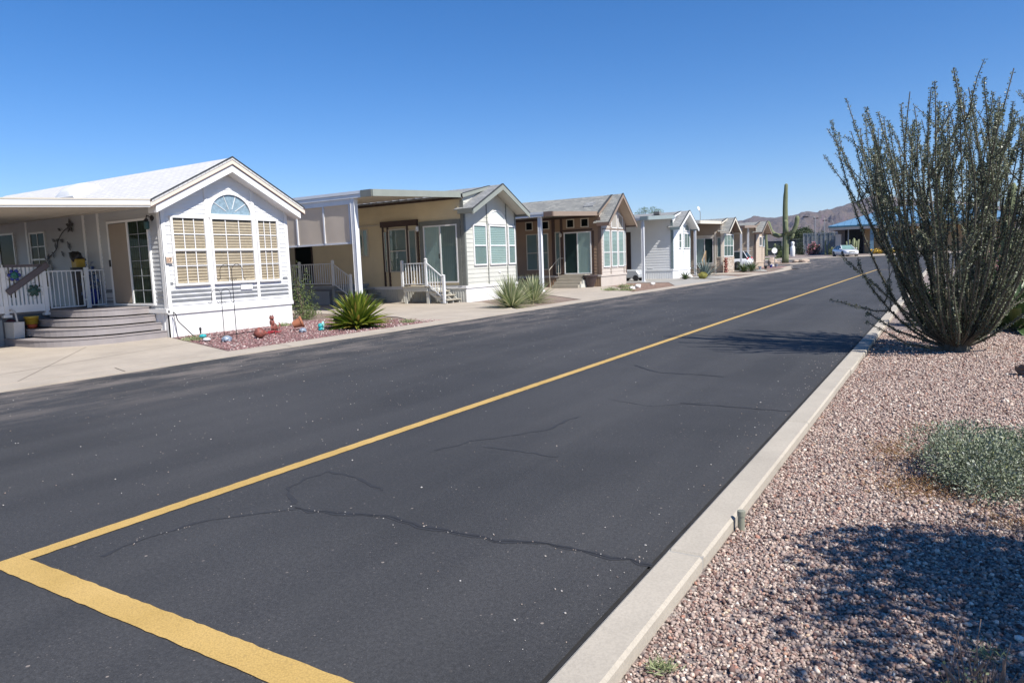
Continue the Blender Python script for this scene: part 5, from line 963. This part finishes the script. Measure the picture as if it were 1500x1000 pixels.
def plants():
    def ros(label,name,cat,c,mat,n,L,W,e0,e1,curve,seed,group=None,fold=.25,tip=.15):
        t=thing(name,label,cat,c,group); rosette('leaves',mat,t,c,n,L,W,e0,e1,curve,6,tip,seed,fold); m=MB(); m.lathe([(L*.10,-.02),(L*.09,L*.1),(L*.03,L*.2)],c,8); m.build('stem','bark',t); return t
    ros('bushy yellow green agave at the roadside in front of the white carport post','agave','agave',(-12.45,12.85,.03),'agave_y',260,.93,.125,-.15,1.5,.22,4)
    ros('large striped yucca at the roadside, nearer of the pair','yucca','yucca',(-12.2,19.75,.02),'yucca',330,1.12,.05,-.2,1.5,.12,5,'roadside yuccas',.15); ros('smaller striped yucca at the roadside, behind the larger one','yucca','yucca',(-12.6,21.95,.02),'yucca',300,1.02,.048,-.15,1.5,.12,6,'roadside yuccas',.15)
    ros('blue grey agave with stiff upright leaves before the sand coloured home','agave','agave',(-13.4,45.8,.02),'agave_b',70,1.35,.09,.2,1.4,.1,7); ros('small green agave at the corner of the pale grey home','agave','agave',(-13.9,43.3,.02),'agave_g',40,.6,.07,.2,1.3,.2,8)
    ros('low green palm like plant left of the white suv wheel','cycad','cycad',(-13.9,58.2,.02),'agave_g',60,1.0,.09,.1,1.3,.5,9,'cycads by the stone veneer'); ros('low green palm like plant under the white suv bumper','cycad','cycad',(-13.8,60.4,.02),'agave_g',60,1.05,.09,.1,1.3,.5,10,'cycads by the stone veneer')
    ros('broad leaved green agave at the right edge behind the ocotillo','agave','agave',(1.05,15.3,-.03),'agave_g',34,1.15,.17,.05,1.2,.35,12,None,.3,.6); ros('second broad leaved agave half hidden at the right edge','agave','agave',(1.75,16.8,-.03),'agave_g',30,1.1,.16,.1,1.2,.3,13,None,.3,.6)
    shrub('leafy_shrub','tall loose light green shrub at the corner between the white and the cream homes','shrub',(-16.85,15.1,.02),(.52,.5),1.85,1700,.055,'bush',seed=3,clumps=26)
    shrub('leafy_shrub','low green shrub on the ground under the tall loose one','shrub',(-16.3,14.8,.02),(.4,.5),.4,600,.05,'bush',seed=4,clumps=14)
    shrub('silver_shrub','low mound of silver green shrub in the pink gravel at the right','shrub',(.40,5.5,-.03),(.66,.72),.43,28000,.021,'grey_leaf',seed=5,clumps=46,stem='twig',aspect=.42)
    rg=np.random.default_rng(5)
    def tuft(name,label,c,r,n,h,mat,group=None,kind=None,cat='weed'):
        P=np.stack([c[0]+rg.normal(size=n)*r[0],c[1]+rg.normal(size=n)*r[1],np.full(n,c[2])],1); D=rg.normal(size=(n,3))*np.array([1,1,.3])+np.array([0,0,.55]); V,F=leaves(P,h,D,.09); o=npmesh(name,V,F,mat,None,tuple(c)); return tag(o,label,cat,group,kind)
    tuft('dry_weed','rusty dry weed mat in front of the silver shrub',(-.10,5.05,-.02),(.16,.16),1500,.04,'dry',None,'stuff'); tuft('dry_weed','rusty dry weed mat left of the silver shrub',(-.28,5.9,-.02),(.13,.2),1100,.035,'dry',None,'stuff'); tuft('dry_weed','pale dry weed strip below the silver shrub at the right edge',(.42,4.6,-.02),(.18,.1),900,.035,'dry',None,'stuff'); tuft('dry_weed','thin dry weed patch beyond the silver shrub',(-.1,6.7,-.02),(.12,.25),600,.03,'dry',None,'stuff')
    tuft('green_weed','tiny pale green weed beside the near end of the kerb',(-.86,2.36,-.015),(.022,.022),170,.045,'weed')
    for x,y,l in ((.18,2.98,'sparse green grass tuft in the tree shadow'),(-15.2,12.9,'green grass tuft at the foot of the white skirting'),(-14.4,9.7,'low green tuft beside the duck ornament'),(-12.1,14.4,'pale grass tuft at the edge of the red rock'),(-14.2,14.0,'thin weeds behind the teal bird'),(-13.2,30.2,'olive weeds in the red planting patch'),(-12.4,30.0,'yellow green weeds nearest the road in the red planting patch'),(-13.9,33.6,'yellow weeds in the red planting patch')):
        s=1 if y<5 else 3.2 if y<20 else 6; tuft('grass_tuft',l,(x,y,-.01 if x>-2 else .02),(.03*s,.03*s),60 if y<5 else 260,.05*s**.8,'weed')
    # cut-back shrub with fresh shoots at the bottom edge
    rr=random.Random(4); t=thing('pruned_shrub','pruned shrub with pale cut stubs and tiny fresh leaves at the bottom edge','shrub',(.12,2.66,-.03)); C=[]
    for k in range(34):
        a=rr.uniform(0,6.28); l=rr.uniform(.10,.25); d=Vector((math.cos(a)*rr.uniform(.15,.75),math.sin(a)*rr.uniform(.1,.6),1)).normalized(); b=Vector((.12+rr.gauss(0,.035),2.64+rr.gauss(0,.03),-.03)); th=rr.choice((.0018,.0018,.0025,.006,.008)) ; m=MB(); e=b+d*l*(.75 if th>.005 else 1.2); m.tube([b,b+d*l*.5+Vector((rr.gauss(0,.01),rr.gauss(0,.01),0)),e],[th,th*.9,th*.8 if th>.005 else .0012],6); m.build('stem','twig',t)
        if th>.002:
            for _ in range(7): C.append(tuple(b+d*l*rr.uniform(.3,.75)+Vector((rr.gauss(0,.012),rr.gauss(0,.012),0))))
    V,F=leaves(np.array(C),.013,None,.7); npmesh('fresh_leaves',V,F,'weed',t)
    t=thing('bare_shrub','bare forked twigs at the bottom right corner','shrub',(.25,2.72,-.03))
    for k in range(7):
        a=rr.uniform(0,6.28); b=Vector((.245+rr.gauss(0,.025),2.72+rr.gauss(0,.02),-.03)); d=Vector((math.cos(a)*.6,math.sin(a)*.3,1)).normalized(); l=rr.uniform(.08,.15); p=b+d*l*.6; m=MB(); m.tube([b,p,p+Vector((.02,0,l*.5))],[.0025,.002,.001],5); m.tube([p,p+Vector((-.03,.01,l*.3))],[.0015,.001],5); m.build('stem','twig',t)
    # things at the right, behind the ocotillo; their shadows fall on the road
    saguaro('columnar_cactus','slim columnar cactus hidden behind the ocotillo',(1.3,21.7,-.03),2.9,.16); shrub('oleander','dark pink flowering oleander behind the ocotillo','shrub',(.55,17.2,-.03),(1.0,.8),1.25,4200,.075,'tree',None,'pinkflower',220,.09,seed=8)
    shrub('oleander','pink flowering oleander close to the kerb behind the ocotillo','shrub',(-.25,16.0,-.03),(.55,.6),.85,2600,.06,'tree','oleanders behind the ocotillo','pinkflower',60,.07,seed=9)
    shrub('oleander','tall oleander with pink flowers further along the right kerb','shrub',(1.6,27.5,-.03),(1.5,1.2),2.3,5200,.09,'tree','oleanders behind the ocotillo','pinkflower',420,.12,seed=10); shrub('oleander','farthest pink oleander along the right kerb','shrub',(2.3,33.0,-.03),(1.6,1.3),2.2,4200,.1,'bush','oleanders behind the ocotillo','pinkflower',520,.13,seed=11)
    tree('mesquite_tree','green tree rising behind the ocotillo at the right',(4.6,40,-.03),1.8,2.2,3.2,9000,.12,'tree',seed=12); 
    tree('mesquite_tree','mesquite beside the photographer whose shadow falls on the near gravel',(3.30,2.62,-.03),1.7,1.7,1.9,23000,.08,'tree',seed=21,tr=.09,clumps=34)
    # the big saguaro
    g=gz(80)+.05; saguaro('saguaro','tall old saguaro with three upturned arms on the island',(-14.75,80,g),8.2,.31,arms=((((-14.8,80,3.35),(-15.5,79.9,3.25),(-16.2,79.9,3.75),(-16.55,79.9,4.85)),.20),(((-14.6,79.9,3.3),(-14.0,79.8,3.55),(-13.65,79.8,4.3),(-13.52,79.8,5.25)),.19),(((-14.75,79.7,3.5),(-14.55,79.3,3.7),(-14.6,79.3,4.3),(-14.62,79.3,4.85)),.19),(((-14.5,80,3.2),(-14.15,79.9,2.95),(-14.05,79.9,3.1),(-13.95,79.9,3.4)),.17)))
    saguaro('saguaro','small distant saguaro with crooked arms before the dark court fence',(-23.4,112,.92),3.9,.25,arms=((((-23.3,112,1.9),(-22.4,112,2.0),(-22.1,112,2.8)),.17),(((-23.5,112,2.2),(-24.1,112,2.4),(-24.2,112,3.1)),.15)))
    for x,y,h,l in ((-14.3,106,2.0,'dark columnar cactus left of the white car'),(-13.9,106.2,1.6,'shorter dark columnar cactus left of the white car')): saguaro('columnar_cactus',l,(x,y,gz(y)),h,.13)
    for k,(x,y,h,l) in enumerate(((-10.6,103.4,2.3,'broad organ pipe cactus clump in front of the tan building'),)):
        t=thing('organ_pipe_cactus',l,'cactus',(x,y,gz(y)))
        for j in range(9): a=j*.7; m=MB(); q=Vector((x,y,gz(y))); o=Vector((math.cos(a)*.3*(j%3+.4),math.sin(a)*.3,0)); m.tube([q+o*.4,q+o+Vector((0,0,.5)),q+o*1.2+Vector((0,0,h*rr.uniform(.75,1)))],[.1,.13,.08],18,9,.1); m.build('stem','sag',t,True)
    sh=lambda l,x,y,r,h,mat,seed,**k: shrub('desert_shrub',l,'shrub',(x,y,gz(y)),r,h,1500,.13,mat,'shrubs along the side street',seed=seed,**k)
    shrub('oleander','round pink flowering oleander right of the white statue','shrub',(-16.6,112,.92),1.25,2.0,2600,.14,'tree','shrubs along the side street','pinkflower',700,.16,seed=31)
    sh('grey green upright shrub left of the pink oleander',-18.6,112,.7,2.6,'tree',32); sh('dark green shrub against the court fence behind the sign',-21.5,112,1.0,2.1,'tree',33); sh('bright green shrub at the left end of the court fence',-24.6,112,1.2,1.7,'bush',34); sh('dark shrub beside the far corner of the wheat coloured home',-26.5,111,1.2,1.8,'tree',35); sh('pale green bush beside the columnar cacti',-13.3,105.5,.5,1.3,'weed',36); sh('low brown green bush at the kerb left of the saguaro',-18.9,100,.9,.8,'bush',37)
    shrub('flower_bush','orange flowering bush in front of the far building','shrub',(-7.7,103.8,gz(104)),(.9,.6),.75,700,.12,'bush','orange flower bushes','yellowflower',500,.15,seed=41); shrub('flower_bush','second orange flowering bush right of the first','shrub',(-5.6,104.2,gz(104)),(.8,.6),.8,700,.12,'bush','orange flower bushes','yellowflower',600,.15,seed=42)
    tree('mesquite_tree','spreading green tree behind the saguaro and dark court fence',(-24.2,148,1.0),1.8,3.6,3.6,6500,.30,'tree','trees beyond the court',seed=51,clumps=40); tree('mesquite_tree','lower green tree right of the spreading one behind the court',(-20.4,150,1.0),1.5,2.8,2.4,3500,.28,'tree','trees beyond the court',seed=52)
    tree('palo_verde_tree','feathery palo verde showing above the pale grey home',(-24.2,64.3,0),4.3,1.9,1.9,2600,.09,'palo',seed=53,clumps=15)
# ------------------------------------------------------------------ vehicles
def vehicle(name,label,cat,loc,rz,L,W,belt,stations,roof,zroof,wheels,wr,group=None,suv=False):
    """built nose toward +X at the origin, then placed"""
    ORG_T=thing(name,label,cat,(0,0,0),group); t=ORG_T
    m=MB(); vs=[]; ns=len(stations); k=9
    for x,zb,zt,w in stations:
        for y,z in ((-w*.86,zb),(-w,zb+.14),(-w*1.0,zb+(zt-zb)*.55),(-w*.965,zt-.05),(-w*.86,zt),(0,zt+.02)): vs.append((x,y,z))
        for y,z in ((w*.86,zt),(w*.965,zt-.05),(w,zb+(zt-zb)*.55),(w,zb+.14),(w*.86,zb)): vs.append((x,y,z))
    k=11; m.add(vs,[(i*k+j,i*k+(j+1)%k,(i+1)*k+(j+1)%k,(i+1)*k+j) for i in range(ns-1) for j in range(k)]+[tuple(range(k))[::-1],tuple((ns-1)*k+j for j in range(k))]); body=m.build('body','carwhite',t,True)
    # greenhouse
    m=MB(); vs=[]
    (xa,xb,xc,xd,zb,wb,wt)=roof; g=[(xa,-wb,zb),(xd,-wb,zb),(xc,-wt,zroof),(xb,-wt,zroof),(xa,wb,zb),(xd,wb,zb),(xc,wt,zroof),(xb,wt,zroof)]
    m.face([g[0],g[1],g[2],g[3]]); m.face([g[5],g[4],g[7],g[6]]); m.build('side_windows','carglass',t)
    m=MB(); m.face([g[1],g[5],g[6],g[2]]); m.build('windscreen','windshield',t); m=MB(); m.face([g[4],g[0],g[3],g[7]]); m.build('rear_window','carglass',t)
    m=MB(); n=8; xs=[xb-.05+(xc-xb+.1)*i/n for i in range(n+1)]; vs=[]
    for i,x in enumerate(xs):
        for j in range(7): q=-1+j/3; vs.append((x,q*(wt+.015),zroof+.0+.045*(1-q*q)*math.sin(math.pi*(i+.6)/(n+1.2))))
    m.add(vs,[(i*7+j,i*7+j+1,(i+1)*7+j+1,(i+1)*7+j) for i in range(n) for j in range(6)]); 
    for s in (-1,1):
        for a,b in ((g[0],g[3]),(g[1],g[2])): m.bar((a[0],s*abs(a[1]),a[2]),(b[0],s*abs(b[1]),b[2]),.07,.05)
        m.bar((xb,s*wt,zroof),(xc,s*wt,zroof),.06,.05); xm=(xa+xd)/2+(.0); m.bar((xm,s*wb,zb),(xm-.05,s*wt,zroof),.05,.06,(1,0,0))
    m.build('roof','carwhite',t)
    for x in wheels:
        for s in (-1,1):
            y=s*(W/2-.10); m=MB(); m.lathe([(wr*.6,-.11),(wr*.93,-.11),(wr,-.07),(wr,.07),(wr*.93,.11),(wr*.6,.11)],(x,y,wr),22,(0,1,0)); tw=m.build('wheel','tyre',t,True)
            m=MB(); m.lathe([(.02,s*.10),(wr*.2,s*.112),(wr*.62,s*.105)],(x,y,wr),16,(0,1,0)); 
            for q in range(5): a=q*1.2566; m.bar((x,y+s*.117,wr),(x+wr*.6*math.cos(a),y+s*.117,wr+wr*.6*math.sin(a)),.02,.05,(0,1,0))
            m.build('rim','rim',tw)
            m=MB(); m.lathe([(.01,-.1),(wr*1.13,-.1),(wr*1.13,.1),(.01,.1)],(x,s*(W/2-.095),wr+.02),22,(0,1,0)); m.build('wheel_arch','black',t)
    return t,body,g
def cars():
    st=[(2.30,.30,.62,.62),(2.15,.22,.72,.78),(1.7,.20,.80,.86),(1.0,.20,.90,.89),(.3,.20,.93,.90),(-.8,.20,.95,.90),(-1.6,.20,.98,.89),(-2.1,.24,.97,.82),(-2.35,.36,.90,.68)]
    t,b,g=vehicle('parked_car','white sedan facing the camera beyond the end of the road','car',(0,0,0),0,4.7,1.8,.93,st,(-1.95,-1.15,.15,1.05,.92,.80,.60),1.42,(1.42,-1.38),.33)
    for s in (-1,1):
        m=MB(); m.blob((2.02,s*.60,.64),.15,1,.0,6,(.7,1.2,.45)); m.build('headlight','headl',t,True); m=MB(); m.blob((.95,s*.98,.97),.1,1,.0,6,(.6,1,.6)); m.build('wing_mirror','carwhite',t,True)
    m=MB(); m.box(2.22,2.33,-.42,.42,.50,.60); m.build('grille','black',t,bev=.02); m=MB(); m.box(2.12,2.29,-.5,.5,.26,.38); m.build('lower_grille','black',t,bev=.02)
    m=MB(); m.lathe([(.05,0),(.06,.02)],(2.33,0,.56),12,(1,0,0)); m.build('badge','chrome',t)
    m=MB(); m.box(2.1,2.34,-.26,.26,.38,.48); m.build('number_plate','signback',t)
    t.location=(-10.9,97.6,gz(97.6)+.01); t.rotation_euler=(math.atan(.02)*0,0,R(-63))
    st=[(2.30,.35,.80,.70),(2.1,.28,.95,.84),(1.3,.26,1.02,.90),(.2,.26,1.03,.92),(-1.2,.26,1.04,.92),(-1.95,.28,1.05,.90),(-2.22,.36,1.03,.84),(-2.32,.5,.88,.78)]
    t,b,g=vehicle('parked_suv','white compact suv parked nose in under the carport beside the wheat coloured home','car',(0,0,0),0,4.6,1.85,1.0,st,(-2.15,-1.72,.3,1.25,1.02,.84,.66),1.66,(1.38,-1.30),.36)
    for s in (-1,1): m=MB(); m.blob((-2.10,s*.74,1.0),.17,1,.0,7,(.9,.75,.9)); m.build('tail_light','tail',t,True)
    m=MB(); m.box(-2.36,-2.05,-.8,.8,.30,.46); m.build('rear_bumper','black',t,bev=.04); m=MB(); m.box(-2.352,-2.3,-.25,.25,.66,.80); m.build('number_plate','signback',t); m=MB(); m.box(-2.08,-1.8,-.6,.6,1.655,1.69); m.build('spoiler','carwhite',t)
    t.location=(-17.05,64.65,.03); t.rotation_euler=(0,0,R(180))
# ------------------------------------------------------------------ far structures
def far():
    g=gz(108)
    t=thing('community_building','tan community building with blue metal hip roof beyond the end of the road','building',(-4,112,g)); F=Fr('S',107.2)
    m=MB(); m.box(-9.6,7,107.2,118,g,4.55); m.build('wall','stucco',t); m=MB(); m.box(-13.2,-9.61,109.5,118,g,4.5); m.build('recess_wall','stucco_grey',t); m=MB(); m.box(-13.1,-12.4,106.2,107.0,g,3.6); m.build('pier','cream3',t)
    m=MB(); F.box(m,-12.3,-10.0,g,4.3,-2.28,-2.25); m.build('recess_shade_sheet','room',t); m=MB(); m.box(-11.6,-11.45,106.4,106.55,g,4.5); m.build('drain_pipe','steel',t)  # near-black sheet stands in for the shade inside the recess
    for x in (-8.6,): m=MB(); m.box(x-.22,x+.22,105.6,106.0,g,4.5); m.build('column','bluedoor',t)
    m=MB(); F.box(m,-6.9,-4.6,g,3.9,.0,.05); m.build('door','doorblue',t); m=MB(); F.box(m,-3.6,-1.6,g+.8,3.4,0,.05); m.build('window','carglass',t)
    x0,x1,y0,y1=-13.9,8,105.2,119; ze=4.72; zr=7.1; r=[(x0,y0,ze),(x1,y0,ze),(x1,y1,ze),(x0,y1,ze),(x0+7.2,112,zr),(x1-7.2,112,zr)]; m=MB(); m.add(r,[(0,1,5,4),(1,2,5),(2,3,4,5),(3,0,4)])
    for i in range(27):
        x=x0+.8*i+.4; tt=min(1,(x-x0)/7.2,(x1-x)/7.2); m.bar((x,y0,ze+.03),(x,y0+(112-y0)*tt,ze+(zr-ze)*tt+.03),.04,.05)
    for i in range(16):
        y=y0+.86*i+.4; tt=min(1,(y-y0)/6.8,(y1-y)/6.8); m.bar((x0,y,ze+.03),(x0+7.2*tt,y,ze+(zr-ze)*tt+.03),.04,.05)
    ro=m.build('roof','bluemetal',t); m=MB(); m.box(x0,x1,y0,y0+.08,ze-.22,ze); m.box(x0,x0+.08,y0+.081,y1,ze-.22,ze); m.build('fascia','bluedark',ro); m=MB(); m.box(x0+.1,x1,y0+.1,y0+.5,ze-.55,ze-.23); m.box(x0+.1,x0+.5,y0+.51,y1,ze-.55,ze-.23); m.build('beam','cream3',ro); m=MB(); m.box(x0+.55,x1,y0+.55,y1,ze-.30,ze-.25); m.build('soffit','tan6',ro)
    # court fences
    t=thing('court_fence','dark windscreened court fence behind the saguaro','fence',(-30,125,1)); m=MB(); m.box(-48,-20.2,125,125.03,1.0,3.35); m.build('windscreen','windscreen',t)
    for i in range(9): m=MB(); x=-20.2-3.4*i; m.tube([(x,124.95,1),(x,124.95,3.75)],.05,6); m.build('post','steel',t)
    for z in (3.5,2.1): MB().bar((-48,124.95,z),(-20.2,124.95,z),.05,.05).build('rail','steel',t)
    t=thing('chain_link_fence','tall pale chain link court fence left of the building','fence',(-17,119,1)); m=MB(); m.box(-19.3,-14.2,119,119.02,1.0,4.25); m.build('mesh','chain',t); m=MB(); m.box(-19.3,-14.2,122,122.03,1.0,3.1); m.build('windscreen','windscreen',t)
    for i in range(9): m=MB(); x=-19.3+.64*i; m.tube([(x,118.95,1),(x,118.95,4.3 if i%2==0 else 4.1)],.035,6); m.build('post','steel',t)
    m=MB(); m.bar((-19.3,118.95,4.2),(-14.2,118.95,4.2),.05,.05); m.build('rail','steel',t)
    for x,y,h,l in ((-17.45,118,5.75,'court lamp nearest the saguaro'),(-17.75,130,5.95,'court lamp in the middle of the three'),(-18.1,143,6.0,'court lamp nearest the building')):
        t=thing('court_lamp',l,'lamp post',(x,y,1.0),'lamps over the courts'); m=MB(); m.tube([(x,y,1),(x,y,1+h-.3)],[.09,.06],8); m.tube([(x,y,1+h-.3),(x-.1,y,1+h-.08),(x-.4,y,1+h),(x-1.0,y,1+h)],.045,6); m.build('pole','steel',t); m=MB(); m.box(x-1.75,x-.95,y-.15,y+.15,1+h-.1,1+h+.06); m.build('lamp_head','bronze',t,bev=.03)
def haze():
    m=bpy.data.materials.new('haze'); m.use_nodes=True; nt=m.node_tree; nt.nodes.remove(nt.nodes['Principled BSDF']); v=nt.nodes.new('ShaderNodeVolumePrincipled')
    v.inputs['Color'].default_value=(.62,.74,1,1); v.inputs['Density'].default_value=.00006; v.inputs['Anisotropy'].default_value=.2; nt.links.new(v.outputs[0],nt.nodes['Material Output'].inputs['Volume']); M_['haze']=m
    o=MB().box(-7200,7200,-250,9200,-8,330).build('haze','haze'); tag(o,'thin blue desert haze before the far mountains','haze',None,'stuff')
# ------------------------------------------------------------------ light, sky, camera
def light():
    el,azx,azy=R(48.7),1.0,-.24
    w=bpy.data.worlds.new('World'); scene.world=w; w.use_nodes=True; nt=w.node_tree; bg=nt.nodes['Background']; sky=nt.nodes.new('ShaderNodeTexSky'); sky.sky_type='NISHITA'; sky.sun_disc=False; sky.sun_elevation=el; sky.sun_rotation=math.atan2(azx,azy)
    sky.altitude=500; sky.air_density=1.0; sky.dust_density=.0; sky.ozone_density=4.0; hs=nt.nodes.new('ShaderNodeHueSaturation'); hs.inputs['Saturation'].default_value=1.30; hs.inputs['Value'].default_value=1.03; nt.links.new(sky.outputs[0],hs.inputs['Color']); tint=mixc(nt,1,hs.outputs[0],(1.02,.985,1.12),'MULTIPLY'); nt.links.new(tint,bg.inputs[0]); bg.inputs[1].default_value=.078
    L=bpy.data.lights.new('sun','SUN'); L.energy=5.0; L.angle=R(.53); L.color=(1,.955,.89); o=bpy.data.objects.new('sun',L); COL.objects.link(o); h=math.hypot(azx,azy); d=Vector((azx/h*math.cos(el),azy/h*math.cos(el),math.sin(el))); o.rotation_euler=d.to_track_quat('Z','Y').to_euler(); o.location=d*50
    c=bpy.data.cameras.new('camera'); c.sensor_width=36; c.lens=1032.34/1500*36; c.clip_start=.05; c.clip_end=20000; co=bpy.data.objects.new('camera',c); COL.objects.link(co); scene.camera=co
    r0=(0.8519706,0.5222899,-0.0368696); r1=(0.0272378,-0.1145323,-0.9930461); r2=(-0.5228807,0.845042,-0.1118042)
    co.matrix_world=Matrix(((r0[0],-r1[0],-r2[0],0),(r0[1],-r1[1],-r2[1],0),(r0[2],-r1[2],-r2[2],1.5),(0,0,0,1)))
    v=scene.view_settings; v.view_transform='Standard'; v.look='None'; v.exposure=.66; v.gamma=1; v.use_curve_mapping=False
    scene.cycles.max_bounces=7; scene.cycles.transparent_max_bounces=12; scene.cycles.use_adaptive_sampling=True
build_mats(); M_['bluegl2']=island('blue_leaf',[(0,(.02,.05,.2)),(1,(.15,.25,.45))],.4); M_['fascia4']=simple('pale_blue_fascia',(.36,.43,.43),.5,.05)
haze(); setting(); mountains(); house_white(); porch_white(); houses(); stairs(); ornaments(); ocotillo(); plants(); cars(); far(); light()
for o in list(COL.objects):
    if o.parent is None and 'category' in o:
        l=o['label']; k={'turtle_ornament':.62,'duck_ornament':.6,'clay_piggy_pot':.60,'clay_cat':.58,'red_gecko':.62,'teal_bird':.62,'dark_rock':.6}.get(o.name.split('.')[0])
        if 'terracotta pot tipped' in l: k=.8
        if 'wide clay bowl' in l: k=.72
        if k: o.scale=(k,k,k)
